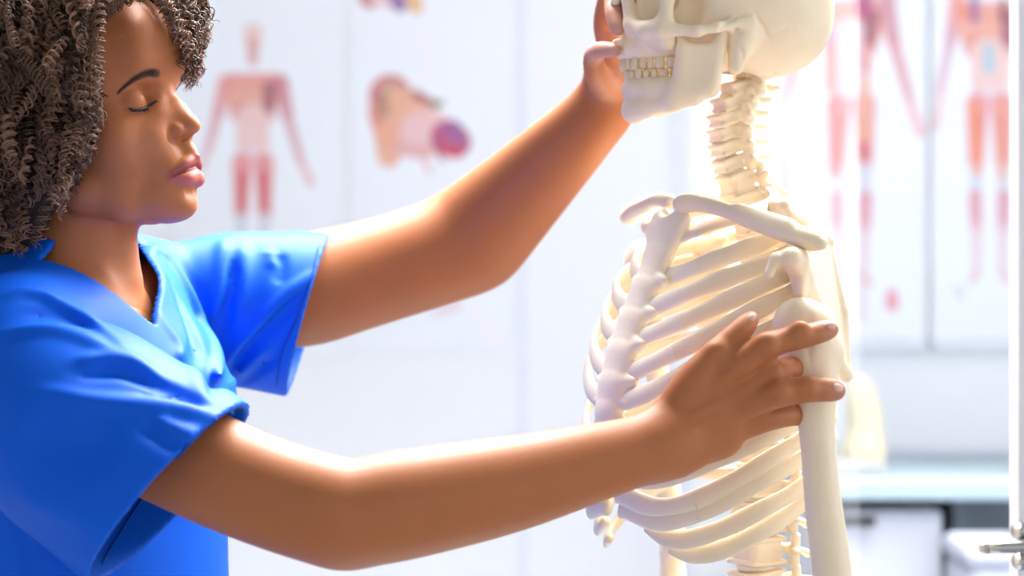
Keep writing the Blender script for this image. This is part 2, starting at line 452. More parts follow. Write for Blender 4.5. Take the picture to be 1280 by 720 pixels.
# ---- counter with its cabinet
YC = 1.35
ctop = mat('pale_blue_worktop', (.34, .44, .49), .4)
cdark = mat('slate_grey_board', (.20, .25, .29), .6)
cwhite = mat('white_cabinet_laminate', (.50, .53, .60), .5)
def cx_(px, Y=YC): return Q(px, 0, Y)[0]
def cz_(py, Y=YC): return Q(0, py, Y)[2]
wt = tag(mkl('worktop', *boxm((cx_(1030), YC, cz_(626)), (2.55, YW - .01, cz_(600)), .006), ctop, smooth=False), 'pale blue worktop running along the white wall at lower right', 'worktop')
base = empty('counter_base', ((cx_(1180) + 2.3) / 2, 1.6, 0), 'slate grey open counter base under the pale blue worktop', 'cabinet')
zt = cz_(626) - .002
for nm, lo, hi in (('back_panel', (cx_(1150), YW - .05, 0), (2.55, YW - .03, zt)), ('side_panel', (2.5, YC + .05, 0), (2.52, YW - .06, zt)), ('side_panel', (cx_(1192, YC + .2) , YC + .2, 0), (cx_(1192, YC + .2) + .02, YW - .06, zt)), ('apron', (cx_(1186), YC + .10, cz_(634)), (2.5, YC + .12, zt))):
    under(mkl(nm, *boxm(lo, hi, .001), cdark, smooth=False), base)
cab = empty('drawer_cabinet', (cx_(1120), 1.5, 0), 'white drawer cabinet with a black slot handle under the worktop', 'cabinet')
zc = cz_(640)
under(mkl('body', *boxm((cx_(1030), YC + .04, .0), (cx_(1184), YW - .06, zc), .01), cwhite, smooth=False), cab)
for k, (u, v) in enumerate(((648, 790), (794, 930), (934, 1070))):
    d = under(mkl('drawer', *boxm((cx_(1034), YC + .022, cz_(v)), (cx_(1181), YC + .04, cz_(u)), .006), cwhite, smooth=False), cab)
    hx0, hx1 = (1054, 1096)
    h_ = mkl('handle', *boxm((cx_(hx0), YC + .008, cz_(u + 10)), (cx_(hx1), YC + .024, cz_(u + 0)), .002), LASH, smooth=False)
    h_.parent = d; h_.location = (-cab.location[0], -cab.location[1], -cab.location[2]); h_.matrix_parent_inverse.identity()
    d.location = d.location
    h_.location = (0, 0, 0)
# rounded white stool/bin in front of the dark opening
bn = empty('waste_bin', (cx_(1245, 1.2), 1.27, 0), 'white rounded bin standing before the slate grey opening', 'bin')
w_ = (cx_(1290, 1.2) - cx_(1202, 1.2)) / 2; xc = (cx_(1290, 1.2) + cx_(1202, 1.2)) / 2; zt2 = cz_(676, 1.2)
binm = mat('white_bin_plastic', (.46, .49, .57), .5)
V, F = boxm((xc - w_, 1.16, .0), (xc + w_, 1.34, zt2 - .03), .02); under(mkl('bin_body', V, F, binm), bn)
V, F = boxm((xc - w_ - .004, 1.155, zt2 - .035), (xc + w_ + .004, 1.345, zt2), .017); under(mkl('bin_lid', V, F, binm), bn)
# blurred beige model on the counter
fd = Field(Q(1030, 600, 1.5) - (.02, .12, .0), Q(1130, 440, 1.5) + (.02, .12, .02), .004)
for (x, y, r) in ((1080, 572, 24), (1078, 560, 22), (1082, 530, 20), (1078, 505, 15), (1074, 488, 12)): fd.add(ell(Q(x, y, 1.5), (R(r, 1.5), R(r * .8, 1.5), R(20, 1.5))), .03)
modelm = mat('cream_model_plastic', (.60, .55, .38), .5)
mdl = empty('torso_model', Q(1080, 600, 1.5), 'cream tabletop anatomical model blurred on the worktop behind the glass edge', 'model')
under(fobj('model_body', fd, modelm), mdl)
V, F = boxm((cx_(1045, 1.42), 1.44, cz_(600, YC) + .001), (cx_(1110, 1.42), 1.58, cz_(600, YC) + .02), .003)
under(mkl('model_base', V, F, mat('grey_base', (.42, .42, .42), .6), smooth=False), mdl)
bs = tag(mkl('splashback', *boxm((cx_(1100, YW), YW - .03, cz_(600) + .001), (2.55, YW - .012, cz_(560, YW)), .001), mat('lilac_panel', (.70, .71, .80), .5), smooth=False), 'pale lilac splashback panel above the blue worktop', 'panel')

# ---- glass door leaf whose free edge stands just behind the skeleton
gm = bpy.data.materials.new('hazy_glass'); gm.use_nodes = True
nt = gm.node_tree; nt.nodes.clear()
out = nt.nodes.new('ShaderNodeOutputMaterial'); tr = nt.nodes.new('ShaderNodeBsdfTransparent'); di = nt.nodes.new('ShaderNodeBsdfTranslucent'); df = nt.nodes.new('ShaderNodeBsdfDiffuse'); gl = nt.nodes.new('ShaderNodeBsdfGlossy')
di.inputs[0].default_value = (.95, .97, 1, 1); df.inputs[0].default_value = (.95, .97, 1, 1); gl.inputs['Roughness'].default_value = .1
m0 = nt.nodes.new('ShaderNodeMixShader'); m0.inputs[0].default_value = .5
nt.links.new(di.outputs[0], m0.inputs[1]); nt.links.new(df.outputs[0], m0.inputs[2])
m1 = nt.nodes.new('ShaderNodeMixShader'); m1.inputs[0].default_value = .035
nt.links.new(tr.outputs[0], m1.inputs[1]); nt.links.new(m0.outputs[0], m1.inputs[2])
nt.links.new(m1.outputs[0], out.inputs[0])
YG = .36
gx0, gx1 = Q(866, 0, YG)[0], Q(1075, 0, YG)[0]
g = struct('window_1', *boxm((gx0, YG, .0), (gx1, YG + .006, 2.88), .0), gm)
# ---- door stile with chrome lever at the right edge of the picture
YD = .12
dx0 = Q(1272, 0, YD)[0]
dm = mat('pale_lilac_door', (.68, .71, .80), .35)
dr = struct('door_1', *boxm((dx0, YD, .01), (dx0 + .85, YD + .04, 2.1), .003), dm)
chrome = mat('chrome', (.45, .45, .44), .28, metal=1)
hz = pz(685, YD - .03)
hp = []
def T(p, q, r, n=14):
    P = np.array([p, np.array(p) * .67 + np.array(q) * .33, np.array(p) * .33 + np.array(q) * .67, q]); return sweep(P, r, r, None, n)
YH = YD - .045
hxl, hxr = Q(1231, 685, YH), Q(1296, 683, YH)
hp.append(T(hxl, hxr, R(7.5, YH)))
V, F = lathe([(.0005, -.006), (R(5, YH), -.005), (R(7.5, YH), -.001), (R(7.5, YH), .004), (R(6, YH), .005)], hxl, 'x', 20); hp.append((V, F))
hp.append(T(np.array([hxr[0] - .004, YH, hxr[2]]), np.array([hxr[0] - .004, YD, hxr[2]]), R(6, YH)))
V, F = join(hp); lev = mkl('door_handle', V, F, chrome, dr)
for (x, y) in ((1275, 664), (1276, 702)):
    c = Q(x, y, YD - .004)
    V, F = lathe([(.0005, -.008), (.0036, -.008), (.0042, -.006), (.0075, -.004), (.0085, 0), (.0085, .006)], c, 'y', 20)
    mkl('lock_rosette', V, F, chrome, dr)
# ================================================================== ANATOMICAL SKELETON
TH = math.radians(27); X0 = 260 * DIST / FPX
fF = np.array([-math.cos(TH), -math.sin(TH), 0]); fL = np.array([math.sin(TH), -math.cos(TH), 0])
def S(F, L, z): return np.array([X0, 0, z]) + fF * F + fL * L
MS = np.stack([fF, fL, [0, 0, 1]], 1)
skel = empty('anatomical_skeleton', (X0 + .045, .02, 0), 'life-size cream plastic teaching skeleton facing the woman in blue scrubs', 'skeleton')
def sk(o): return under(o, skel)

# ---- vertebrae: one mesh of each kind, then copies
def vert_mesh(bx, by, bh, tp, tpz, sp, spz, h=.0011, pr=.0044):
    fd = Field((-sp - .014, -tp - .01, -.03), (bx + .006, tp + .01, .024), h)
    fd.add(rbox((0, 0, 0), (bx * .92, by * .93, bh / 2 - .0008), rd=min(bx, by) * .5), .001)
    for s in (1, -1): fd.add(rbox((0, 0, s * (bh / 2 - .0025)), (bx, by, .0022), rd=.0021), .002)
    for y in (1, -1):
        fd.add(seg((-bx * .7, y * by * .75, .001), (-bx - .006, y * (by + .002), .001), .0035, .004), .003)       # pedicle
        fd.add(seg((-bx - .004, y * (by + .003), -bh * .42), (-bx - .006, y * (by + .003), bh * .48), pr, pr), .003)   # articular pillar
        fd.add(seg((-bx - .004, y * by, .0), (-bx * .5 - .008, y * tp, tpz), .004, .003), .003)                    # transverse process
        fd.add(seg((-bx - .007, y * (by + .001), 0), (-bx - .017, 0, -.001), .0034, .0036), .003)                  # lamina
    fd.add(seg((-bx - .016, 0, -.001), (-sp, 0, spz), .0036, .0028), .003)
    for y in (1, -1): fd.add(seg((-sp + .004, 0, spz), (-sp - .003, y * .003, spz - .001), .0028, .0024), .002)
    fd.sub(seg((-bx - .007, 0, -.03), (-bx - .007, 0, .03), .0062, .0062), .001)
    return fd.mesh()
kinds = {'c': vert_mesh(.0108, .0128, .0136, .023, -.001, .040, -.007, pr=.0058),
         'a': vert_mesh(.0045, .009, .009, .034, 0, .022, -.001),
         't': vert_mesh(.0135, .0145, .0205, .031, .004, .046, -.022, .0013),
         'l': vert_mesh(.019, .023, .026, .040, .0, .058, -.008, .0015)}
protos = {}
vlist = [('a', 931, 92, 0), ('c', 919, 111, 14), ('c', 909, 129, 17), ('c', 905, 148, 19), ('c', 904, 166, 20), ('c', 906, 185, 20), ('c', 910, 205, 21),
         ('t', 920, 229, 18), ('t', 930, 254, 14), ('t', 939, 280, 10), ('t', 946, 308, 8), ('t', 951, 338, 5), ('t', 955, 368, 3), ('t', 957, 400, 0), ('t', 958, 432, -2),
         ('t', 957, 464, -4), ('t', 955, 496, -5), ('t', 952, 530, -5), ('t', 949, 564, -5), ('l', 946, 604, -4), ('l', 945, 645, -2), ('l', 946, 687, 2), ('l', 948, 729, 8), ('l', 950, 770, 16)]
spine = []
for (k, px, py, tilt) in vlist:
    Y = .025 if py > 150 else .012
    p = Q(px, py, Y)
    if k not in protos:
        V, F = kinds[k]; o = mk('vertebra', V, F, BONE, skel); protos[k] = o
    else:
        o = protos[k].copy(); C.objects.link(o); o.parent = skel
    o.location = tuple(p - np.array(skel.location))
    o.rotation_euler = (0, math.radians(tilt), PI + TH)
    if k in 'tl' and k == 't': o.scale = (1, 1, 1.05)
    spine.append(p)
# discs between the bodies
dk = None
for i in range(1, len(spine) - 1):
    p = (spine[i] + spine[i + 1]) / 2
    if dk is None:
        V, F = lathe([(.001, -.0035), (.0085, -.0032), (.0098, 0), (.0085, .0032), (.001, .0035)], (0, 0, 0))
        dk = mkl('intervertebral_disc', V, F, CARTILAGE, skel); o = dk
    else:
        o = dk.copy(); C.objects.link(o); o.parent = skel
    o.location = tuple(p - np.array(skel.location)); o.rotation_euler = (0, math.radians(vlist[i][3]), PI + TH)
    sc = .85 if i < 6 else (1.3 if i < 18 else 2.0); o.scale = (sc, sc, 1.1)

# ---- ribs
ribs = [  # depth, width, centre, image heights of the near-side rib (x, y) back to front
    (.046, .060, .005, [(985, 248), (950, 262), (900, 277), (860, 293), (838, 306)]),
    (.060, .090, .006, [(1010, 272), (960, 300), (890, 327), (822, 353)]),
    (.074, .106, .008, [(1030, 292), (965, 327), (880, 359), (801, 391)]),
    (.084, .114, .009, [(1045, 312), (960, 353), (870, 395), (786, 430)]),
    (.093, .120, .011, [(1052, 336), (980, 370), (870, 427), (800, 462), (772, 475)]),
    (.098, .123, .012, [(1054, 372), (980, 403), (870, 458), (800, 498), (765, 502)]),
    (.100, .125, .012, [(1054, 420), (985, 452), (880, 520), (800, 560), (768, 545), (757, 528)]),
    (.100, .125, .012, [(1050, 488), (991, 530), (900, 573), (813, 606), (775, 590), (757, 560)]),
    (.098, .124, .012, [(1044, 518), (997, 552), (900, 612), (850, 634), (804, 636), (775, 612), (758, 585)]),
    (.096, .123, .011, [(1038, 545), (1003, 573), (884, 638), (835, 656), (801, 648), (775, 628), (760, 604)]),
    (.092, .120, .007, [(1030, 578), (1006, 608), (914, 657), (855, 679), (819, 672), (790, 640)]),
    (.088, .115, .002, [(1020, 610), (997, 637), (914, 685), (866, 697), (838, 690), (815, 670)]),
]
def rib_curve(D, W, F0, tab):
    ph = np.linspace(.10 * PI, .985 * PI, 70)
    Fv = F0 - D * np.cos(ph); Lv = W * np.sin(ph) ** .92 + .004
    Yv = -math.sin(TH) * Fv - math.cos(TH) * Lv
    Xv = X0 - math.cos(TH) * Fv + math.sin(TH) * Lv
    px = 640 + Xv * FPX / (DIST + Yv)
    im = int(np.argmax(px))
    tx = np.array([t[0] for t in tab], float)[::-1]; ty = np.array([t[1] for t in tab], float)[::-1]
    py = np.interp(px, tx, ty)
    k = np.ones(9) / 9
    pys = np.convolve(np.pad(py, 4, mode='edge'), k, 'valid')
    slope = 14
    pys[:im] = pys[im] - slope * np.sqrt(np.linspace(1, 0, im, endpoint=False)) if im else pys[:im]
    pys = np.convolve(np.pad(pys, 3, mode='edge'), np.ones(7) / 7, 'valid')
    z = CAMZ - (pys - 360) * (DIST + Yv) / FPX
    nF, nL = -np.cos(ph) / D, np.sin(ph) / W
    return ph, Fv, Lv, z, nF, nL
for i, (D, W, F0, tab) in enumerate(ribs):
    ph, Fv, Lv, z, nF, nL = rib_curve(D, W, F0, tab)
    for side in (1, -1):
        P = np.array([S(Fv[j], side * Lv[j], z[j]) for j in range(len(ph))])
        N = np.array([fF * nF[j] + fL * side * nL[j] for j in range(len(ph))]); N /= np.linalg.norm(N, axis=1)[:, None]
        N = N + np.array([0, 0, .25 if i > 0 else 1.6]); N /= np.linalg.norm(N, axis=1)[:, None]
        u = ph / PI
        w = np.interp(u, [.1, .16, .3, .5, .72, .8, .98], [.0048, .0045, .0052, .0058, .0068, .0066, .0072])
        w = w * (1.30 if i < 6 else 1.25)
        if i == 0: w = w * 1.25
        t = np.interp(u, [.1, .2, .5, .75, .98], [.0036, .0034, .0030, .0034, .0042])
        if i >= 10: n = 65 if i == 10 else 61
        else: n = len(P)
        w2 = w.copy()[:n]; t2 = t.copy()[:n]
        if i >= 10: w2[-6:] *= np.linspace(1, .5, 6)
        cut = int(n * (.80 if i < 6 else .74)) if i < 10 else n
        wob = 1 + .05 * np.sin(np.arange(n) * .45 + i * 2 + side)
        w2 = w2 * wob
        ce = min(cut + 1, n)
        V, F = sweep(P[:ce], w2[:ce], t2[:ce], N[:ce], 12, caps=False)
        F = [tuple(f) for f in F.tolist()] + [tuple(range(12))[::-1]] + ([] if cut < n else [tuple((ce - 1) * 12 + k for k in range(12))])
        rb = mkl('rib', V, F, BONE, skel, origin=None); 
        for v in rb.data.vertices: v.co = v.co - skel.location
        if cut < n:
            V, F = sweep(P[cut:], w2[cut:], t2[cut:], N[cut:], 12, caps=False); F = [tuple(f) for f in F.tolist()] + [tuple(len(V) - 12 + k for k in range(12))]
            for v in V: v -= np.array(skel.location)
            mkl('costal_cartilage', V, F, CARTILAGE, rb)

# ---- sternum
fd = Field(S(.17, .05, pz(575, 0)) - .03, S(.02, -.05, pz(240, 0)) + .05, .0014)
lo = np.minimum(S(.17, .06, 1.2), S(.02, -.06, 1.2)); hi = np.maximum(S(.17, -.06, 1.2), S(.02, .06, 1.2)); lo[1] -= .06; hi[1] += .06; lo[2] = pz(585, 0); hi[2] = pz(245, 0)
fd = Field(lo - .01, hi + .01, .0014)
st = [(.050, 272, .030), (.056, 292, .026), (.064, 322, .019), (.078, 362, .0185), (.090, 402, .020), (.101, 442, .021), (.109, 480, .021), (.114, 515, .017), (.115, 545, .009), (.114, 566, .004)]
for (a, b) in zip(st[:-1], st[1:]):
    for t in np.linspace(0, 1, 5):
        F_, y_, w_ = [a[q] + (b[q] - a[q]) * t for q in range(3)]
        c = S(F_, 0, pz(y_, -.03))
        fd.add(ell(c, (.0062, w_, .010), MS), .006)
for (y_, F_, w_) in [(352, .074, .02), (391, .086, .022), (430, .098, .022), (475, .107, .024), (502, .111, .023), (528, .113, .018)]:
    for s_ in (1, -1): fd.add(ell(S(F_ - .002, s_ * (w_ + .003), pz(y_, -.03)), (.0050, .0075, .0055), MS), .007)
fd.sub(ell(S(.05, 0, pz(258, 0)), (.02, .013, .009), MS), .004)
V, F = fd.mesh(); mk('sternum', V - np.array(skel.location), F, CARTILAGE, skel)

def skf(name, fd, m=BONE, **k):
    V, F = fd.mesh(); return mk(name, V - np.array(skel.location), F, m, skel, **k)
def around(pts, m, h):
    P = np.array(pts); return Field(P.min(0) - m, P.max(0) + m, h)
def pchain(fd, L, k=.006):
    A_ = catmull([(a, b, Y * 1000, r) for (a, b, Y, r) in L], 5)
    pts = [(Q(a, b, Y / 1000), R(r, Y / 1000)) for (a, b, Y, r) in A_]; chain(fd, pts, k)

# ---- clavicles
near_cl = [(850, 255, -.045, 9), (872, 254, -.058, 8), (905, 262, -.085, 7.5), (940, 276, -.115, 8.5), (975, 288, -.135, 9), (1008, 298, -.15, 10), (1024, 303, -.156, 7)]
fd = around([Q(a, b, Y) for a, b, Y, r in near_cl], .02, .0012); pchain(fd, near_cl, .006)
fd.add(seg(Q(925, 264, -.10), Q(985, 282, -.14), R(9, -.1), R(9, -.1)), .008); skf('clavicle', fd)
far_cl = [(838, 252, -.005, 8), (824, 250, .03, 7), (808, 256, .07, 7), (795, 262, .11, 8), (786, 270, .14, 9)]
fd = around([Q(a, b, Y) for a, b, Y, r in far_cl], .02, .0013); pchain(fd, far_cl, .006); skf('clavicle', fd)

# ---- scapulae
def plate(fd, A, B, G, r0, r1, n=12, k=.003):
    for t in np.linspace(0, 1, n): fd.add(seg(A + (B - A) * t, G, r0, r1), k)
A, B, G = Q(1034, 300, -.055), Q(1058, 470, -.085), Q(1004, 342, -.13)
A2 = Q(968, 262, -.06)
fd = around([A, B, G, A2, Q(1030, 300, -.17)], .03, .0013)
plate(fd, A, B, G, .0024, .0036, 60); plate(fd, A, A2, G, .0022, .003, 36)
chain(fd, [(G, .007), (Q(1016, 390, -.12), .0045), (Q(1040, 440, -.10), .0042), (B, .0045), (Q(1056, 390, -.068), .003), (A, .003)], .004)
fd.add(ell(Q(1000, 352, -.135), (.007, .016, .017)), .008)
chain(fd, [(Q(1034, 300, -.055), .004), (Q(1020, 286, -.08), .006), (Q(1016, 286, -.11), .0075), (Q(1020, 297, -.15), .008), (Q(1026, 304, -.158), .006)], .006)
chain(fd, [(Q(965, 256, -.05), .004), (Q(985, 262, -.08), .007), (Q(1005, 282, -.12), .0075)], .008)
chain(fd, [(Q(1000, 340, -.13), .009), (Q(994, 326, -.15), .0105), (Q(990, 322, -.162), .009)], .006)
chain(fd, [(Q(984, 318, -.15), .006), (Q(970, 324, -.157), .005), (Q(961, 342, -.16), .0045)], .004)
skf('scapula', fd)
A, B, G = Q(905, 300, .08), Q(912, 460, .13), Q(815, 318, .15)
fd = around([A, B, G, Q(783, 268, .15)], .03, .0016)
plate(fd, A, B, G, .0024, .0035, 50)
chain(fd, [(A, .004), (Q(850, 280, .13), .006), (Q(806, 262, .165), .0075), (Q(786, 270, .16), .009)], .006)
chain(fd, [(G, .010), (Q(820, 300, .13), .008), (Q(812, 284, .105), .0065), (Q(822, 278, .085), .005)], .006)
skf('scapula', fd)

# ---- humeri
near_h = [(1000, 404, -.150, 31), (1012, 436, -.155, 27), (1018, 474, -.158, 20), (1020, 520, -.158, 16.5), (1028, 620, -.156, 17), (1038, 700, -.152, 18), (1046, 780, -.150, 20), (1050, 818, -.150, 24)]
fd = around([Q(a, b, Y) for a, b, Y, r in near_h], .035, .0014); pchain(fd, near_h, .012)
fd.add(seg(Q(1020, 408, -.158), Q(1026, 438, -.158), R(23, -.15), R(19, -.15)), .008)
fd.add(seg(Q(1000, 440, -.15), Q(1036, 440, -.155), R(24, -.15), R(17, -.15)), .010)
fd.disp([Q(1013, 380, -.176), Q(1010, 420, -.179), Q(1014, 470, -.173)], .003, -.002)
fd.add(seg(Q(1025, 822, -.15), Q(1075, 822, -.15), .012, .012), .006)
skf('humerus', fd)
far_h = [(806, 320, .150, 20), (806, 345, .148, 18), (814, 390, .145, 13), (826, 520, .14, 11), (838, 640, .135, 12.5), (842, 760, .13, 14), (842, 800, .13, 18)]
fd = around([Q(a, b, Y) for a, b, Y, r in far_h], .03, .0016); pchain(fd, far_h, .010); skf('humerus', fd)

# ---- pelvis and the stand that carries the skeleton (below the frame)
pc = Q(950, 860, .02)
fd = Field(pc - (.17, .17, .13), pc + (.17, .17, .13), .003)
def SP(F, L, z): return pc + fF * F + fL * L + np.array([0, 0, z])
fd.add(ell(SP(-.035, 0, .02), (.02, .045, .055), MS), .01)
for s_ in (1, -1):
    plate(fd, SP(-.05, s_ * .04, .06), SP(.05, s_ * .13, .07), SP(.0, s_ * .075, -.03), .005, .012, 12, .01)
    chain(fd, [(SP(0, s_ * .085, -.04), .022), (SP(.05, s_ * .03, -.05), .010), (SP(.065, 0, -.055), .010)], .012)
    chain(fd, [(SP(0, s_ * .08, -.05), .02), (SP(-.02, s_ * .06, -.1), .016), (SP(.05, s_ * .02, -.075), .009)], .012)
skf('pelvis', fd)
sx, sy = pc[0] + .0, pc[1]
steel = mat('brushed_steel', (.62, .63, .65), .3, metal=1)
V, F = sweep(np.array([(sx, sy, .07), (sx, sy, .5), (sx, sy, pc[2] + .03)]), .012, .012, None, 16)
for v in V: v -= np.array(skel.location)
pole = mkl('stand_pole', V, F, steel, skel)
for k in range(5):
    a = 2 * PI * k / 5 + .3
    d = np.array([math.cos(a), math.sin(a), 0])
    V, F = sweep(np.array([np.array([sx, sy, .085]), np.array([sx, sy, .085]) + d * .12 + [0, 0, -.012], np.array([sx, sy, .06]) + d * .27]), .012, .016, None, 10)
    for v in V: v -= np.array(skel.location)
    lg = mkl('stand_leg', V, F, WHITEWALL, skel)
    c = np.array([sx, sy, .025]) + d * .27
    V, F = lathe([(.012, -.011), (.023, -.010), (.025, -.004), (.025, .004), (.023, .010), (.012, .011)], c - np.array(skel.location), 'y')
    mkl('caster', V, F, LASH, lg)

# ---- skull
PS = math.radians(7)
kf = np.array([-math.cos(PS), -math.sin(PS), 0]); kl = np.array([math.sin(PS), -math.cos(PS), 0])
KO = Q(925, -25, 0)
MK = np.stack([kf, kl, [0, 0, 1]], 1)
def K(a, b, c): return KO + kf * a + kl * b + np.array([0, 0, c])
fd = Field(np.array([KO[0] - .135, -.1, KO[2] - .098]), np.array([KO[0] + .105, .1, KO[2] + .09]), .0013)
E = lambda a, b, c, r, k=.008, M=None: fd.add(ell(K(a, b, c), r, MK if M is None else MK @ M), k)
E(-.002, 0, -.006, (.082, .068, .078)); E(.045, 0, .006, (.056, .055, .062), .02); E(-.030, 0, -.041, (.050, .048, .043), .02)
E(.012, 0, -.055, (.045, .042, .024), .01); E(.058, 0, -.035, (.035, .026, .034), .01)
E(.086, 0, -.05, (.022, .024, .024), .01)
for s_ in (1, -1):
    fd.sub(ell(K(.064, s_ * .068, -.030), (.018, .040, .030), MK @ rotm(0, 0, s_ * -.25)), .010)
    fd.add(seg(K(.008, s_ * .050, -.055), K(.014, s_ * .047, -.082), .013, .007), .008)
    chain(fd, [(K(.080, s_ * .050, -.048), .0085), (K(.090, s_ * .036, -.051), .009), (K(.101, s_ * .018, -.044), .0065), (K(.105, s_ * .009, -.012), .005), (K(.103, s_ * .008, .002), .006)], .006)
    chain(fd, [(K(.078, s_ * .053, -.048), .0078), (K(.076, s_ * .054, -.024), .0052), (K(.082, s_ * .050, .002), .0056), (K(.097, s_ * .034, .010), .006), (K(.105, s_ * .010, .004), .007)], .006)
    chain(fd, [(K(.080, s_ * .050, -.051), .0080), (K(.074, s_ * .040, -.060), .0070), (K(.082, s_ * .026, -.062), .007)], .008)
    chain(fd, [(K(.072, s_ * .056, -.051), .0060), (K(.052, s_ * .064, -.053), .0045), (K(.034, s_ * .064, -.049), .0042), (K(.018, s_ * .058, -.046), .0055), (K(.004, s_ * .056, -.043), .006)], .005)
    chain(fd, [(K(.058, s_ * .020, -.035), .006), (K(.056, s_ * .020, -.066), .004)], .004)
    fd.sub(ell(K(.094, s_ * .034, -.0225), (.034, .0175, .0170), MK @ rotm(0, 0, s_ * .30)), .002)
    fd.sub(ell(K(.016, s_ * .066, -.053), (.004, .009, .004), MK), .002)
    arch = [(.107, 0), (.1035, s_ * .011), (.094, s_ * .020), (.080, s_ * .0255), (.064, s_ * .029)]
    for q0, q1 in zip(arch[:-1], arch[1:]):
        for c_, r_ in ((-.061, .0075), (-.066, .0062)): fd.add(seg(K(q0[0] - .003, q0[1] * .95, c_), K(q1[0] - .003, q1[1] * .95, c_), r_, r_), .005)
fd.add(seg(K(.104, 0, .002), K(.113, 0, -.022), .0068, .0045), .005)
fd.sub(ell(K(.115, 0, -.040), (.022, .0105, .016), MK), .002)
fd.add(seg(K(.104, 0, -.056), K(.114, 0, -.057), .004, .002), .004)
fd.sub(ell(K(-.0, 0, -.085), (.016, .014, .02), MK), .003)
for ln in ([(944, 15), (948, 26), (955, 33), (958, 44), (966, 52)], [(972, 40), (984, 34), (992, 37), (1003, 35), (1016, 39), (1022, 37)], [(925, 60), (929, 68), (927, 76)], [(895, 42), (905, 30), (925, 18), (944, 15)]):
    P = fd.line(ln, n=6)
    if len(P) > 2:
        P[1:-1, 2] += .0012 * np.sin(np.arange(len(P) - 2) * 2.1); fd.disp(P, .0014, -.0022)
skull = skf('skull', fd)

fd = Field(K(.122, -.07, -.135) - .0, K(.122, -.07, -.135), .01)
lo = np.array([K(.125, 0, 0)[0] - .02, -.085, KO[2] - .14]); hi = np.array([K(.0, 0, 0)[0] + .02, .085, KO[2] - .035])
fd = Field(lo, hi, .0012)
for s_ in (1, -1):
    chain(fd, [(K(.026, s_ * .051, -.049), .0062), (K(.029, s_ * .050, -.062), .0052), (K(.034, s_ * .047, -.098), .0062)], .006)
    chain(fd, [(K(.064, s_ * .046, -.056), .003), (K(.060, s_ * .046, -.066), .0045), (K(.060, s_ * .042, -.092), .0058)], .006)
    for t in np.linspace(0, 1, 9):
        a0 = K(.029 + .033 * t, s_ * (.0495 - .004 * t), -.066 + .0 * t); a1 = K(.036 + .030 * t, s_ * (.047 - .006 * t), -.1 - .005 * t)
        fd.add(seg(a0, a1, .0044, .0056), .004)
    for c0, r_, P in ((-.101, .0072, [(.038, .046), (.066, .037), (.084, .0215), (.094, .0105), (.0965, 0)]),
                      (-.112, .0076, [(.050, .041, .004), (.068, .034, 0), (.088, .0185, -.004), (.094, .009, -.006), (.0955, 0, -.007)]),
                      (-.096, .0056, [(.060, .033), (.074, .0275), (.088, .018), (.096, .0100), (.0985, 0)])):
        for p, q in zip(P[:-1], P[1:]):
            fd.add(seg(K(p[0], s_ * p[1], c0 + (p[2] if len(p) > 2 else 0)), K(q[0], s_ * q[1], c0 + (q[2] if len(q) > 2 else 0)), r_, r_), .007)
    fd.sub(ell(K(.093, s_ * .0275, -.108), (.0018, .003, .0018), MK), .001)
fd.add(ell(K(.0975, 0, -.116), (.007, .014, .008), MK), .010)
fd.smooth(2)
mandible = skf('mandible', fd)

def tooth_mesh(w, d, h, molar):
    g = Field((-d - .002, -w - .002, -h - .002), (d + .002, w + .002, h + .002), .00055)
    g.add(rbox((0, 0, 0), (d * .85, w * .86, h * .9), rd=.0016), .001)
    g.add(ell((0, 0, -h * .25), (d, w, h * .7)), .002)
    if molar:
        for u in (1, -1):
            for v in (1, -1): g.add(ell((u * d * .45, v * w * .45, -h * .8), (.0016, .0016, .0014)), .001)
    return g.mesh()
tm = {k: tooth_mesh(*v) for k, v in {'i': (.0037, .0030, .0062, 0), 's': (.0030, .0028, .0056, 0), 'm': (.0046, .0044, .0052, 1)}.items()}
tp = {}
for up in (1, -1):
    for s_ in (1, -1):
        arc = catmull([(.106, 0), (.1025, .011), (.094, .0195), (.080, .0255), (.062, .030)], 40) * np.array([1, s_])
        cl = np.concatenate([[0], np.cumsum(np.linalg.norm(np.diff(arc, axis=0), axis=1))])
        pos = 0
        for kd, wd in (('i', .0078), ('s', .0064), ('i', .0076), ('s', .0068), ('s', .0066), ('m', .0098), ('m', .0094)):
            pos += wd / 2; a_ = np.interp(pos, cl, arc[:, 0]); b_ = np.interp(pos, cl, arc[:, 1]); pos += wd / 2 + .0003
            da = np.interp(pos, cl, arc[:, 0]) - np.interp(pos - wd, cl, arc[:, 0]); db = np.interp(pos, cl, arc[:, 1]) - np.interp(pos - wd, cl, arc[:, 1])
            ang = math.atan2(db, da) - PI / 2 * s_
            off = 0 if up > 0 else -.0035
            p = K(a_ + off, b_ * (1 if up > 0 else .96), -.0765 if up > 0 else -.0875)
            if kd not in tp:
                V, F = tm[kd]; o = mk('tooth', V, F, TOOTH, skull); tp[kd] = o
            else:
                o = tp[kd].copy(); C.objects.link(o); o.parent = skull if up > 0 else mandible
            o.location = tuple(p - np.array(skel.location)); jit = .12 * math.sin(pos * 9000 + up)
            o.rotation_euler = (0 if up > 0 else PI, jit * .5, (PI + PS) + ang + (0 if up > 0 else 0))
            sc_ = .97 + .1 * math.sin(pos * 5000 + s_); o.scale = (1, .93, sc_)
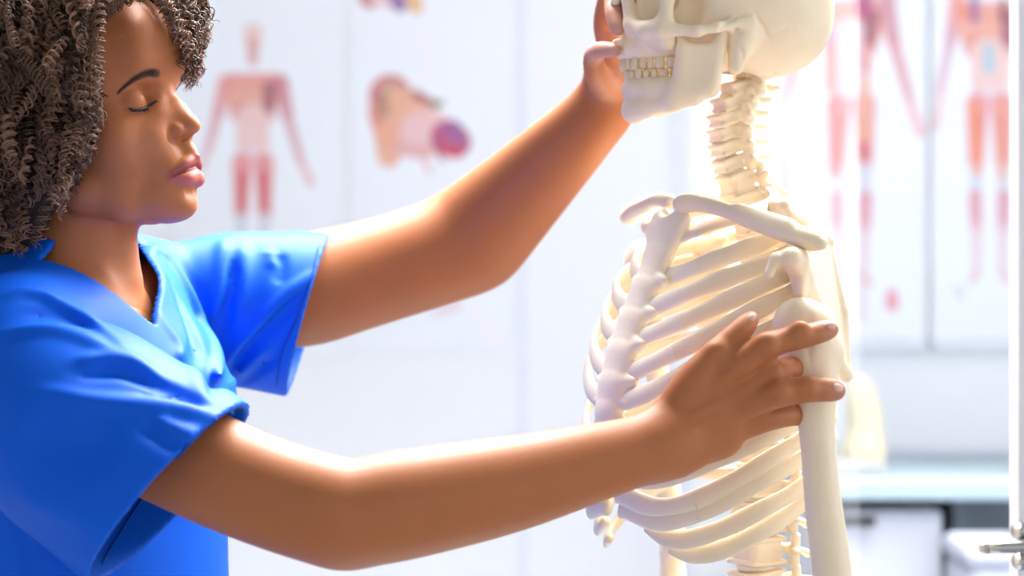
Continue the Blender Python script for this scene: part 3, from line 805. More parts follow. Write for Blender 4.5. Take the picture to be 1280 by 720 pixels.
# ================================================================== WOMAN
PSI = math.radians(18)
hf = np.array([math.cos(PSI), -math.sin(PSI), 0]); hr = np.array([-math.sin(PSI), -math.cos(PSI), 0])
HO = Q(120, 130, -.06)
MH = np.stack([hf, hr, [0, 0, 1]], 1)
def H(a, b, c): return HO + hf * a + hr * b + np.array([0, 0, c])
def FP(px, py, b):
    """point of the face seen at a pixel, b metres off its midline"""
    bx, by = HO[0] + hr[0] * b, HO[1] + hr[1] * b
    k = (px - 640) / FPX
    a = (k * (DIST + by) - bx) / (hf[0] - k * hf[1])
    Y = by + hf[1] * a
    return np.array([bx + hf[0] * a, Y, pz(py, Y)])
rp = lambda r: r * 2.12 / FPX
person = empty('person', (-.38, -.03, 0), 'woman in blue scrubs with curly brown hair reaching out to hold the skeleton', 'person')
def pn(o): return under(o, person)

fd = Field(H(0, 0, 0) - (.16, .125, .300), H(0, 0, 0) + (.16, .125, .14), .00135)
E = lambda a, b, c, r, k=.010, M=None: fd.add(ell(H(a, b, c), r, MH if M is None else MH @ M), k)
E(-.026, 0, .030, (.090, .072, .092)); E(.012, 0, .036, (.0515, .058, .060), .02)
E(.020, 0, -.030, (.046, .055, .062), .02)
# forehead skin follows the photograph's profile
for (x, y, r) in ((196, 40, 22), (200, 60, 20), (202, 80, 17)): fd.add(ell(FP(x - r + 10, y, 0), (rp(r), .040, rp(r)), MH), .018)
fd.add(ell(FP(190, 103, 0), (rp(20), .034, rp(14)), MH), .014)
for s in (1, -1):
    E(.036, s * .036, -.032, (.021, .021, .019), .016)                      # cheekbone
    E(.034, s * .034, -.060, (.026, .018, .024), .018)
    chain(fd, [(H(-.018, s * .048, -.040), .013), (H(-.016, s * .047, -.064), .0145), (H(.010, s * .042, -.079), .0150), (H(.040, s * .029, -.0865), .0145), (H(.062, s * .011, -.0865), .0145)], .014)
    chain(fd, [(H(.052, s * .010, .013), .008), (H(.048, s * .030, .017), .008), (H(.030, s * .048, .010), .008)], .010)  # brow ridge
    chain(fd, [(H(-.026, s * .068, -.028), .009), (H(-.022, s * .070, .010), .009)], .006)        # ear
# chin, mouth mass
fd.add(ell(FP(224, 257, 0), (rp(21), .017, rp(18)), MH), .012)
fd.add(ell(FP(205, 252, 0), (rp(26), .030, rp(22)), MH), .012)
fd.add(ell(FP(216, 210, 0), (rp(27), .0255, rp(30)), MH), .026)
E(.030, 0, -.078, (.040, .034, .020), .012)
# sockets
for s in (1, -1): fd.sub(ell(H(.064, s * .031, .0005), (.015, .0145, .0105), MH), .012)
for s in (1, -1): fd.sub(ell(H(.062, s * .016, -.004), (.008, .005, .012), MH), .010)
# nose
chain(fd, [(FP(201, 100, 0), rp(8.5)), (FP(205, 112, 0), rp(7.5)), (FP(220, 133, 0), rp(8)), (FP(235, 151, 0), rp(10))], .006)
fd.add(ell(FP(238.5, 157, 0), (rp(12.5), rp(12), rp(10.5)), MH), .005)
fd.add(seg(FP(236, 163, 0), FP(229, 174, 0), rp(6), rp(5)), .005)
for s in (1, -1):
    fd.add(ell(FP(217, 150, 0) + hr * s * .0055, (rp(15), rp(10), rp(17)), MH @ rotm(0, .5, 0)), .010)
    fd.add(ell(FP(203, 172, 0) + hr * s * .021, (rp(16), rp(12), rp(18)), MH), .022)
    fd.add(ell(FP(225.5, 165, .001) + hr * s * .0100, (rp(12.5), rp(9), rp(10)), MH), .004)
    chain(fd, [(FP(196, 118, 0) + hr * s * .008, rp(8)), (FP(206, 145, 0) + hr * s * .014, rp(10))], .014)
    fd.sub(ell(FP(234.5, 173, 0) + hr * s * .0088, (rp(8), rp(4.5), rp(5)), MH @ rotm(0, -.45, 0)), .0015)
# philtrum and lips
fd.add(seg(FP(229, 178, 0), FP(237, 190, 0), rp(9), rp(10)), .008)
def lipchain(mid, q, cor, rm, rc):
    for s in (1, -1):
        P = catmull([mid, q + hr * (s - 1) * ((q - HO) @ hr), cor + hr * (s - 1) * ((cor - HO) @ hr)], 6)
        rr = np.interp(np.linspace(0, 1, len(P)), [0, .5, 1], [rm, rm * .93, rc])
        chain(fd, [(p, r) for p, r in zip(P, rr)], .002)
    return
UL = (FP(240.5, 198, 0), FP(230, 206, .012), FP(212, 219.5, .0245))
LL = (FP(240, 219, 0), FP(232, 223, .011), FP(213, 222, .0235))
lipchain(*UL, rp(7.6), rp(2.6)); 
lipchain(*LL, rp(10.2), rp(2.8))
fd.add(ell(FP(247, 195, 0), (rp(3.0), rp(5), rp(3.0)), MH), .003)
def mir(p, s): return p + hr * (s - 1) * ((p - HO) @ hr)
SL = (FP(246, 207.5, 0), FP(233, 212, .012), FP(211, 221.5, .026))
for s in (1, -1):
    P = catmull([mir(p, s) for p in SL], 6); fd.disp(P, .0015, -.0028)
    fd.disp([mir(FP(206, 216, .029), s), mir(FP(207, 226, .029), s)], .004, -.0022)
fd.disp([FP(240, 240, 0), FP(232, 241, .012)], .006, -.0015); fd.disp([FP(240, 240, 0), FP(244, 241, -.012)], .006, -.0015)
# eyeballs and lids
EC = {s: H(.0475, s * .0310, -.0010) for s in (1, -1)}
for s in (1, -1):
    fd.add(ell(EC[s], (.0138, .0140, .0132), MH), .003)
    0 and fd.sub(seg(EC[s] + hf * .012 + hr * s * -.0085 + np.array([0, 0, -.0052]), EC[s] + hf * .0105 + hr * s * .009 + np.array([0, 0, -.0066]), .0019, .0016), .0012)
    P = [EC[s] + hf * (.0152 * math.cos(t)) * .86 + hr * s * .0150 * math.sin(t) + np.array([0, 0, .0078 - .0035 * abs(t)]) for t in np.linspace(-.8, .9, 7)]
    fd.disp(P, .0016, -.0016)
# neck and upper chest
chain(fd, [(Q(103, 245, -.055), rp(62)), (Q(96, 300, -.055), rp(61)), (Q(84, 350, -.05), rp(66)), (Q(78, 395, -.045), rp(84)), (Q(85, 430, -.04), rp(92))], .012)
fd.add(ell(Q(110, 425, -.035), (.052, .10, .060), rotm(0, 0, -.3)), .045)
fd.add(seg(Q(150, 285, -.055), Q(152, 345, -.05), rp(15), rp(20)), .02)
fd.disp([Q(80, 262, -.115), Q(112, 310, -.115), Q(150, 352, -.085)], .007, .0022)
for s in (1, -1):
    L_ = fd.line([(213, 158), (210.5, 166), (212, 173), (219, 178)])
    fd.disp(np.array([mir(p, s) for p in L_]), .0022, -.0012)
fd.smooth(1)
n0, n1 = fd.hit(227, 175), fd.hit(239, 168.5)
for s in (1, -1):
    i_ = -hr * .0010 + np.array([0, 0, .0006])
    fd.sub(seg(mir(n0 + i_, s), mir(n1 + i_, s), rp(2.6), rp(2.2)), .001)
Vh, Fh = fd.mesh()
headfd = fd
# chest and shoulders below the collar
tc = math.radians(17)
tf = np.array([math.cos(tc), -math.sin(tc), 0]); tr_ = np.array([-math.sin(tc), -math.cos(tc), 0]); MT = np.stack([tf, tr_, [0, 0, 1]], 1)
SHN, SHF = Q(40, 455, -.19), Q(196, 375, .125)
fb = Field((-.60, -.33, .92), (-.20, .24, 1.45), .004)
CH = Q(118, 560, -.03)
fb.add(ell(CH - np.array([0, 0, .04]), (.085, .14, .155), MT), .03); fb.add(seg(SHN, SHF, .042, .042), .05)
fb.add(ell(CH - np.array([0.01, 0, .22]), (.085, .13, .20), MT), .04)
fb.add(seg(Q(82, 350, -.05), Q(85, 420, -.05), .045, .06), .03)
Vb, Fb = fb.mesh()

# ---- arms and hands
def armpts(L): return [(Q(a, b, Y), R(r, Y)) for a, b, Y, r in L]
def hand_field(pts, h, m=.03):
    P = np.array(pts); return Field(P.min(0) - m, P.max(0) + m, h)
near = [(60, 475, -.19, 66), (150, 530, -.225, 66), (250, 580, -.25, 64), (330, 614, -.265, 62), (400, 636, -.275, 62), (440, 643, -.275, 59), (500, 632, -.268, 62), (580, 617, -.255, 58.5), (660, 600, -.24, 52), (740, 579, -.225, 43.5), (800, 563, -.212, 37), (835, 551, -.205, 37)]
def smooth_arm(fd, L, k, n=4):
    A = catmull([(a, b, Y * 1000, r) for a, b, Y, r in L], n)
    pts = [(Q(a, b, Y / 1000), R(r, Y / 1000)) for a, b, Y, r in A]
    chain(fd, pts, k); return pts
allp = [Q(a, b, Y) for a, b, Y, r in near] + [Q(1060, 400, -.17), Q(1060, 520, -.12)]
f1 = hand_field(allp, .0017, .055)
smooth_arm(f1, near, .010)
f1.add(ell(Q(432, 668, -.262), (R(34, -.26), .03, R(31, -.26))), .02)          # elbow point
f1.add(ell(Q(436, 690, -.255), (R(16, -.26), .014, R(14, -.26))), .012)
chain(f1, armpts([(815, 580, -.200, 17), (845, 572, -.198, 20)]), .015)
# palm
for (x, y, Y, r) in ((835, 550, -.203, 32), (850, 530, -.203, 32), (862, 548, -.200, 30), (880, 500, -.200, 27), (890, 520, -.198, 28), (885, 545, -.194, 26), (905, 485, -.197, 22), (910, 505, -.196, 22), (905, 525, -.193, 22), (868, 478, -.198, 20), (905, 548, -.186, 20)):
    f1.add(ell(Q(x, y, Y), (R(r, Y), R(r * .62, Y), R(r, Y))), .018)
digits = {
 'thumb': [(842, 512, -.203, 21), (872, 470, -.205, 18), (896, 441, -.203, 14), (920, 419, -.199, 12), (940, 398, -.192, 9)],
 'index': [(893, 480, -.203, 19), (928, 452, -.207, 17), (962, 431, -.207, 15.5), (1003, 421, -.199, 13.5), (1026, 415, -.192, 12), (1039, 411.5, -.188, 9.5)],
 'middle': [(900, 500, -.200, 18), (938, 482, -.200, 16.5), (968, 466, -.192, 15.5), (990, 460, -.175, 13), (1003, 459, -.150, 11)],
 'ring': [(900, 520, -.197, 18), (938, 504, -.201, 17), (974, 492, -.203, 16.5), (1010, 487, -.196, 15), (1034, 487, -.190, 13.5), (1046, 488.5, -.187, 11)],
 'little': [(893, 540, -.190, 18), (930, 531, -.190, 17), (962, 521, -.184, 16), (985, 518, -.170, 14), (1000, 520, -.150, 11)]}
for nm, L in digits.items():
    g1 = Field(f1.lo, f1.lo + (f1.n - 1) * f1.h, f1.h) if False else f1
    smooth_arm(f1, L, .0035 if nm != 'thumb' else .007, 3)
for (x, y, Y) in ((958, 428, -.222), (1000, 411, -.214), (966, 462, -.208), (972, 490, -.218), (1008, 484, -.210), (897, 440, -.218)):   # knuckles
    f1.add(ell(Q(x, y, Y + .006), (.0065, .005, .0065)), .010)
for (p, q) in (((896, 466), (916, 457)), ((900, 492), (930, 476)), ((905, 515), (930, 505))):
    f1.disp(f1.line([p, q]), .005, -.0012)
for (p, q) in (((858, 505), (898, 478)), ((860, 522), (905, 498)), ((858, 540), (902, 520))):
    f1.disp(f1.line([p, q]), .0035, .0010)
for (p, q) in (((955, 415), (960, 446)), ((1003, 410), (1005, 432)), ((962, 478), (966, 506)), ((1008, 474), (1010, 500)), ((915, 408), (926, 424))):
    L = f1.line([p, q]); 
    if len(L) > 2: f1.disp(L, .0012, -.0007)
f1.smooth(1)
Vn, Fn = f1.mesh()
# nail positions
def nailpos(f, x, y): return f.hit(x, y)

far = [(190, 372, .125, 50), (280, 366, .155, 58), (370, 364, .18, 66), (440, 348, .195, 62), (510, 328, .205, 60), (560, 311, .21, 60), (592, 296, .21, 62), (625, 265, .195, 57), (665, 226, .17, 50), (705, 186, .14, 43), (742, 148, .115, 36), (760, 126, .105, 33)]
allp = [Q(a, b, Y) for a, b, Y, r in far] + [Q(800, -50, .02), Q(800, 10, -.03)]
f2 = hand_field(allp, .0018, .055)
smooth_arm(f2, far, .010)
f2.add(ell(Q(602, 322, .215), (R(30, .2), .03, R(24, .2))), .02)
for (x, y, Y, r) in ((762, 118, .100, 30), (762, 100, .092, 27), (765, 75, .085, 26), (775, 55, .085, 25), (782, 80, .09, 26), (785, 110, .095, 22), (790, 40, .088, 22), (757, 85, .085, 21)):
    f2.add(ell(Q(x, y, Y), (R(r, Y), R(r * .62, Y), R(r, Y))), .014)
d2 = {
 'thumb': [(760, 112, .085, 20), (746, 92, .062, 15), (742, 73, .036, 12.5), (748, 64, .008, 11), (759, 62, -.014, 9.5), (769, 63, -.027, 8)],
 'index': [(768, 60, .078, 20), (758, 32, .070, 16), (760, 5, .048, 14), (767, -8, .020, 13), (768, 14, -.008, 12), (770, 27, -.018, 10.5), (772, 36, -.024, 9)],
 'middle': [(782, 45, .082, 18), (786, 0, .086, 14), (796, -32, .070, 13), (806, -42, .050, 11)],
 'ring': [(795, 50, .088, 17), (812, 8, .088, 13.5), (826, -18, .078, 12.5), (838, -26, .066, 11)],
 'little': [(800, 70, .092, 16), (826, 45, .088, 12.5), (848, 28, .082, 11.5), (860, 20, .078, 10)]}
for nm, L in d2.items(): smooth_arm(f2, L, .002, 3)
f2.smooth(1)
Vf, Ff = f2.mesh()

# ---- one body mesh, the skin's own colours plus shade painted between the lips
SK = np.array([.435, .150, .055]); LIP = np.array([.48, .125, .105]); BROW = np.array([.035, .018, .012]); PALM = np.array([.66, .36, .26])
def blend(col, V, pts, w, c, soft=.35, al=1):
    pts = np.asarray(pts); lo, hi = pts.min(0) - w * 2, pts.max(0) + w * 2
    m = ((V > lo) & (V < hi)).all(1); X = V[m]
    d = np.full(len(X), 9.)
    for p, q in zip(pts[:-1], pts[1:]):
        v = q - p; t = np.clip(((X - p) @ v) / (v @ v + 1e-12), 0, 1); d = np.minimum(d, np.linalg.norm(X - p - t[:, None] * v, axis=1))
    f = np.clip((w - d) / (w * soft), 0, 1)[:, None] * al
    col[m] = col[m] * (1 - f) + np.asarray(c) * f
ch = np.tile(SK, (len(Vh), 1))
# rosy cheeks & ears
blend(ch, Vh, [FP(175, 180, .045), FP(190, 175, .04)], .022, (.56, .235, .13), 1., .5)
SEAM = []
for s in (1, -1):
    up = catmull([mir(p, s) for p in (FP(249, 196, 0), FP(238, 203, .011), FP(212, 220.5, .0275))], 6)
    lw = catmull([mir(p, s) for p in (FP(250, 223, 0), FP(240, 226, .011), FP(214, 222.5, .0265))], 6)
    def tap(pts, w0, w1, c):
        n = len(pts)
        for i in range(n - 1):
            blend(ch, Vh, pts[i:i + 2], w0 + (w1 - w0) * (i / n) ** 1.6, c, .3)
    tap(up, rp(9.2), rp(3.4), (.34, .085, .070)); tap(lw, rp(11.5), rp(3.4), LIP)
    mdl_ = catmull([mir(p, s) for p in (FP(246, 207.5, 0), FP(236, 212, .011), FP(213, 221, .0265))], 6); tap(mdl_, rp(4.5), rp(2.5), (.33, .08, .075)); SEAM.append(mdl_)
browpx = [(197, 92), (188, 90), (176, 94), (162, 103), (149, 115)]
brows = []
for m_ in SEAM:
    for i in range(len(m_) - 1): blend(ch, Vh, m_[i:i + 2], rp(1.8), (.10, .022, .02), .8)  # shade of the mouth crease painted as a dark line where the lips meet
for s in (1, -1):
    L = headfd.line(browpx, n=4)
    P = [mir(p, s) for p in L]; brows.append(P)
    n = len(P)
    for i in range(n - 1): blend(ch, Vh, P[i:i + 2], rp(np.interp(i / n, [0, .3, 1], [7, 6.5, 2.6])), (.085, .038, .022), .6, .92)
cn = np.tile(SK, (len(Vn), 1)); cf = np.tile(SK, (len(Vf), 1)); cb = np.tile(SK, (len(Vb), 1))
# paler fingertips and palm
for L in (digits['thumb'], digits['index'], digits['ring']):
    a = Q(*L[-1][:3]); blend(cn, Vn, [a, a + .0001], .020, PALM, 1.2, .7)
for L in (d2['thumb'], d2['index']):
    a = Q(*L[-1][:3]); b = Q(*L[-3][:3]); blend(cf, Vf, [a, b], .030, (.72, .40, .31), 1.2, 1)
blend(cf, Vf, [Q(765, 95, .07), Q(775, 60, .06)], .035, PALM, 1.0, .8)
Vall = np.vstack([Vh, Vn, Vf, Vb]); o1, o2, o3 = len(Vh), len(Vh) + len(Vn), len(Vh) + len(Vn) + len(Vf)
Fall = np.vstack([Fh, Fn + o1, Ff + o2, Fb + o3])
pn(mk('body', Vall, Fall, SKIN, None, col=np.vstack([ch, cn, cf, cb])))
# fingernails
NAIL = mat('fingernail', (.72, .42, .35), .35, spec=.4)
for (f, x, y, dx, dy, r) in ((f1, 1038, 407, 1, -.25, 7.0), (f1, 1047, 484, 1, .1, 7.5), (f1, 940, 397, .7, -.7, 7.0)):
    c = f.hit(x, y)
    if c is None: continue
    e = .0035
    gx = lambda p: np.array([f.D[tuple(np.clip(np.round((p + np.eye(3)[i] * e - f.lo) / f.h).astype(int), 0, f.n - 1))] - f.D[tuple(np.clip(np.round((p - np.eye(3)[i] * e - f.lo) / f.h).astype(int), 0, f.n - 1))] for i in range(3)])
    nr = gx(c); nr /= np.linalg.norm(nr) + 1e-9
    d = np.array([dx, 0, -dy], float); d -= nr * (d @ nr); d /= np.linalg.norm(d); s_ = np.cross(nr, d)
    M = np.stack([d, s_, nr], 1)
    g = Field(c - .012, c + .012, .0007)
    g.add(ell(c + d * .001 - nr * .0008, (R(r, -.19) * 1.05, R(r, -.19) * .72, .0022), M), .001)
    V, F = g.mesh(); pn(mk('fingernail', V, F, NAIL))

# eyes and lashes
EYEW = mat('eye_white', (.78, .74, .70), .15); IRIS = mat('brown_iris', (.03, .012, .006), .1)
import bmesh
for s in (1, -1):
    bm = bmesh.new(); bmesh.ops.create_uvsphere(bm, u_segments=32, v_segments=20, radius=.0122)
    me = bpy.data.meshes.new('eyeball'); bm.to_mesh(me); bm.free()
    me.polygons.foreach_set('use_smooth', np.ones(len(me.polygons), bool)); me.materials.append(EYEW); me.materials.append(IRIS)
    o = bpy.data.objects.new('eyeball', me); C.objects.link(o); o.location = tuple(EC[s])
    look = hf * .80 + np.array([0, 0, -.55]); look /= np.linalg.norm(look)
    for p in me.polygons:
        if np.array(p.center[:]) @ look > .0122 * .885: p.material_index = 1
    pn(o)
    LP = headfd.line([(161, 135), (170, 137.5), (180, 135), (189, 130.5), (195, 125.5)], n=6)
    LP = LP + (LP - EC[1]) / np.linalg.norm(LP - EC[1], axis=1)[:, None] * .0004
    LP = np.array([mir(p, s) for p in LP]); n = len(LP); hs = []
    ww = np.interp(np.linspace(0, 1, n), [0, .35, .75, 1], [.0005, .0013, .0013, .0006])
    hs.append(sweep(LP, ww, ww, None, 8))
    for i in range(46):
        u = random.random() * (n - 1.01); k_ = int(u); c = LP[k_] + (LP[k_ + 1] - LP[k_]) * (u - k_)
        o_ = c - EC[s]; o_ /= np.linalg.norm(o_)
        dd = o_ * .7 + hf * .5 + np.array([0, 0, -.45]); dd /= np.linalg.norm(dd); L = random.uniform(.003, .0062)
        P = np.array([c, c + dd * L * .5 + [0, 0, -.0004], c + dd * L + [0, 0, .0003]])
        hs.append(sweep(P, np.array([.0004, .0003, .0001]), np.array([.0004, .0003, .0001]), None, 5))
    V, F = join(hs); pn(mkl('eyelashes', V, F, LASH))
# eyebrow hairs
for P in brows:
    hs = []
    P = np.array(P)
    for i in range(90):
        u = random.random() * (len(P) - 1.001); j = int(u); p = P[j] + (P[j + 1] - P[j]) * (u - j)
        wid = rp(np.interp(u / len(P), [0, .3, 1], [4.5, 4.2, 1.2])) * (random.random() * 2 - 1)
        tdir = P[min(j + 1, len(P) - 1)] - P[j]; tdir /= np.linalg.norm(tdir) + 1e-9
        out = p - HO; out[2] = 0; out /= np.linalg.norm(out)
        p = p + np.array([0, 0, wid]) + out * .0002
        d = tdir * .8 + np.array([0, 0, .25 * np.sign(-wid)]); L = .005
        hs.append(sweep(np.array([p - out * .0006, p + d * L * .5 + out * .0007, p + d * L + out * .0001]), np.array([.00024, .0002, .00006]), np.array([.00024, .0002, .00006]), None, 4))
    V, F = join(hs); pn(mkl('eyebrow', V, F, mat('brow_hair', (.05, .026, .016), .7) if 'brow_hair' not in bpy.data.materials else bpy.data.materials['brow_hair']))

# ---- scrub top
fs = Field((-.60, -.37, .84), (-.155, .27, 1.445), .0025)
fs.add(ell(CH - np.array([0, 0, .012]), (.105, .165, .185), MT), .03)
fs.add(ell(Q(170, 525, -.03), (.074, .125, .078), MT), .04)
fs.add(seg(SHN + [-.016, 0, 0], SHF + [-.016, 0, 0], .056, .050), .03)
fs.add(seg(SHN + [-.02, .03, .01], SHF + [-.03, -.04, .005], .056, .052), .05)
fs.add(ell(CH - np.array([-.005, 0, .26]), (.112, .175, .27), MT), .05)
fs.add(seg(Q(62, 372, -.06), Q(110, 380, -.03), .058, .05), .035)
fs.add(seg(Q(78, 345, -.055), Q(86, 372, -.05), .0485, .055), .012)
# sleeves (long solids, cut at their hems)
NHc, FHc = Q(212, 618, -.245), Q(386, 394, .175)
nS = [(Q(28, 468, -.19), .066), (Q(110, 545, -.222), .080), (NHc, .084), (NHc + (NHc - Q(110, 545, -.222)) * .8, .090)]
fS = [(Q(205, 372, .125), .052), (Q(300, 386, .155), .067), (FHc, .0735), (FHc + (FHc - Q(300, 386, .155)) * .8, .078)]
sv = Field(fs.lo, fs.lo + (fs.n - 1) * fs.h, fs.h)
chain(sv, nS, .04); chain(sv, fS, .03)
def smin(a, b, k):
    h = np.maximum(k - np.abs(a - b), 0) / k
    return np.minimum(a, b) - h * h * k * .25
torsoD = fs.D
fs.D = smin(torsoD, sv.D, .03)
folds = [
 ([(0, 367), (30, 361), (58, 366), (105, 394), (157, 446), (212, 486)], .0085, .0065), ([(0, 401), (30, 387), (75, 390), (124, 412), (161, 452)], .008, -.0075),
 ([(2, 412), (64, 410), (112, 425), (165, 458)], .008, .005), ([(96, 468), (150, 461), (195, 479), (255, 508)], .008, -.008),
 ([(46, 489), (112, 503), (187, 507), (240, 514), (284, 528)], .008, .007), ([(90, 452), (140, 446), (190, 460)], .008, .004), ([(170, 492), (215, 495), (250, 505)], .005, -.003),
 ([(175, 530), (205, 548), (228, 560)], .008, -.005), ([(190, 522), (225, 540), (250, 545)], .008, .003), ([(20, 540), (90, 560), (150, 560)], .022, -.005), ([(10, 610), (90, 640), (130, 640)], .02, .004),
 ([(292, 322), (290, 364), (276, 425)], .0085, -.0055), ([(281, 300), (277, 350), (262, 400)], .008, .005), ([(304, 305), (304, 350), (290, 400)], .008, .004), ([(349, 316), (352, 336), (346, 356)], .0065, -.0035), ([(338, 312), (342, 338)], .007, .003),
 ([(394, 341), (362, 365), (337, 390), (300, 430), (284, 454)], .006, .007), ([(378, 368), (350, 395), (315, 428), (290, 462)], .008, -.006), ([(337, 432), (310, 455), (286, 482)], .005, .005), ([(345, 445), (318, 468), (300, 482)], .006, -.004),
 ([(172, 308), (195, 312), (214, 324), (240, 371), (270, 439), (290, 524)], .0085, .009), ([(185, 306), (215, 308), (228, 322), (250, 368), (268, 410)], .006, -.007), ([(214, 352), (228, 385), (246, 430), (266, 492)], .009, -.008),
 ([(200, 395), (225, 430), (246, 480), (262, 510)], .008, .004),
 ([(206, 680), (213, 718)], .006, -.004), ([(262, 690), (258, 718)], .008, .004), ([(280, 690), (274, 718)], .006, -.003), ([(30, 670), (35, 718)], .005, -.004)]
lines = [(fs.line(pts, n=6), w, a) for pts, w, a in folds]
bT, bS = [None], [None]
for f_ in (fs, sv):
    if f_ is fs: keep = fs.D; fs.D = torsoD
    pre = f_.D.copy()
    for L, w, a in lines:
        if len(L) > 2: f_.disp(L, w * .82, a * 1.3)
    (bT if f_ is fs else bS)[0] = np.abs(f_.D - pre)
torsoD = fs.D
def cutplane(D, P0, n, off, ysel):
    n = n / np.linalg.norm(n)
    X, Y, Z = fs.ax[0][:, None, None], fs.ax[1][None, :, None], fs.ax[2][None, None, :]
    d = (X - P0[0]) * n[0] + (Y - P0[1]) * n[1] + (Z - P0[2]) * n[2] - off
    return np.where(ysel(Y), np.maximum(D, d), D).astype(np.float32)
nh = np.array([.76, -.13, -.65]); fh = np.array([.96, .02, -.26])
def cut2(off):
    D = cutplane(sv.D, NHc, nh, off, lambda Y: Y < 0 * Y)
    return cutplane(D, FHc, fh, off, lambda Y: Y >= 0 * Y)
A0 = smin(torsoD + bT[0], cut2(.008) + bS[0], .012)
fs.D = smin(torsoD, cut2(0), .012)
# neck opening: V wedge through the front, ring round the neck
def wedge():
    """V opening in the torso frame: apex at the breast bone, wide at the neck"""
    ap = Q(206, 478, -.10); lat = (ap - CH) @ tr_
    sl, g = fs.sl((-.45, -.25, ap[2] - .01), (-.15, .16, 1.445), 0)
    a = (g[0] - CH[0]) * tf[0] + (g[1] - CH[1]) * tf[1]
    b = (g[0] - CH[0]) * tr_[0] + (g[1] - CH[1]) * tr_[1]
    z = g[2]
    return sl, g, a, b, z
sl, g, a, b, z = wedge()
def lat(p): return float((p - CH) @ tr_)
pa, pn_, pf = Q(184, 411, -.085), Q(58, 332, -.125), Q(160, 330, .012)
u = (z - pa[2]) / (pn_[2] - pa[2])
bn = lat(pa) + (lat(pn_) - lat(pa)) * u + .010 * u * (1 - u); bf = lat(pa) + (lat(pf) - lat(pa)) * u + .030 * u * (1 - u) + .006
dV = np.maximum(np.maximum(b - bn, bf - b), np.maximum(-a - .0, (pa[2] - z))) * .8
fs.D[sl] = np.maximum(fs.D[sl], -dV)
nk = seg(Q(112, 250, -.055), Q(86, 372, -.05), .046, .050); 
fs.sub(nk, .004)
# bottom hem of the top
zb = .86
sl, g = fs.sl((-.7, -.4, .7), (0, .4, zb), 0)
fs.D[sl] = np.maximum(fs.D[sl], (zb - g[2]))
fs.D = np.maximum(fs.D, -(A0 + .0055))
Vs, Fs = fs.mesh(); Vs = relax(Vs, Fs, 3)
top = pn(mk('scrub_top', Vs, Fs, CLOTH))

# stitched hems
for nm, pts in (('hem_seam', [(271, 524), (240, 552), (205, 590), (172, 632), (142, 680), (128, 704)]), ('hem_seam', [(399, 306), (391, 345), (372, 396), (352, 440), (346, 482)])):
    L = fs.line(pts, n=8)
    if len(L) > 8:
        L = L + (L - (CH + np.array([0, .03, 0]))) * 0 + np.array([0, -.0026 if nm == 'collar_seam' else -.0016, 0])
        V, F = sweep(L, .0009, .0008, None, 6)
        o = mkl(nm, V, F, CLOTH2, None); o.parent = top
# trousers and shoes below the frame
ft = Field((-.60, -.26, .02), (-.20, .22, 1.0), .005)
HP = CH - np.array([0, 0, .46])
ft.add(ell(HP + [0, 0, .05], (.10, .155, .12), MT), .03)
for s in (1, -1):
    hip = HP + tr_ * s * .085
    chain(ft, [(hip, .092), (hip + [.0, 0, -.38], .072), (np.array([hip[0], hip[1], .09]), .070)], .02)
sl, g = ft.sl((-.7, -.4, 0), (0, .4, .07), 0); ft.D[sl] = np.maximum(ft.D[sl], .06 - g[2])
V, F = ft.mesh(); pn(mk('scrub_trousers', V, F, CLOTH))
shoe_m = mat('white_clog', (.75, .75, .75), .4)
for s in (1, -1):
    hip = HP + tr_ * s * .085
    c = np.array([hip[0], hip[1], 0]) + tf * .05
    g = Field(c - (.16, .1, .005), c + (.16, .1, .13), .004)
    g.add(ell(c + [0, 0, .035], (.13, .045, .042), MT), .01); g.add(seg(c - tf * .06 + [0, 0, .05], c - tf * .06 + [0, 0, .1], .04, .04), .02)
    sl, gg = g.sl(g.lo, g.lo + g.h * g.n, 0); g.D[sl] = np.maximum(g.D[sl], .001 - gg[2])
    V, F = g.mesh(); pn(mk('shoe', V, F, shoe_m))

# ---- hair
face_poly = None
hairpoly = [(-130, -180), (120, -190), (215, -120), (255, -50), (262, 15), (258, 60), (242, 108), (232, 112), (224, 92), (214, 62), (200, 22), (180, 4), (158, 2), (138, 14), (124, 45), (122, 90), (128, 120), (124, 160), (108, 205), (84, 245), (66, 290), (45, 325), (25, 338), (0, 332), (-80, 320), (-150, 200), (-170, 0)]
hp_ = np.array(hairpoly, float)
def inpoly(x, y, P=hp_):
    x, y = np.asarray(x, float), np.asarray(y, float); r = np.zeros(x.shape, bool)
    j = len(P) - 1
    for i in range(len(P)):
        c = ((P[i, 1] > y) != (P[j, 1] > y)) & (x < (P[j, 0] - P[i, 0]) * (y - P[i, 1]) / (P[j, 1] - P[i, 1] + 1e-12) + P[i, 0])
        r ^= c; j = i
    return r
def Dval(f, P):
    i = np.round((P - f.lo) / f.h).astype(int)
    ok = ((i >= 0) & (i < f.n)).all(1)
    out = np.full(len(P), .08); ii = i[ok]; out[ok] = f.D[ii[:, 0], ii[:, 1], ii[:, 2]]
    return out
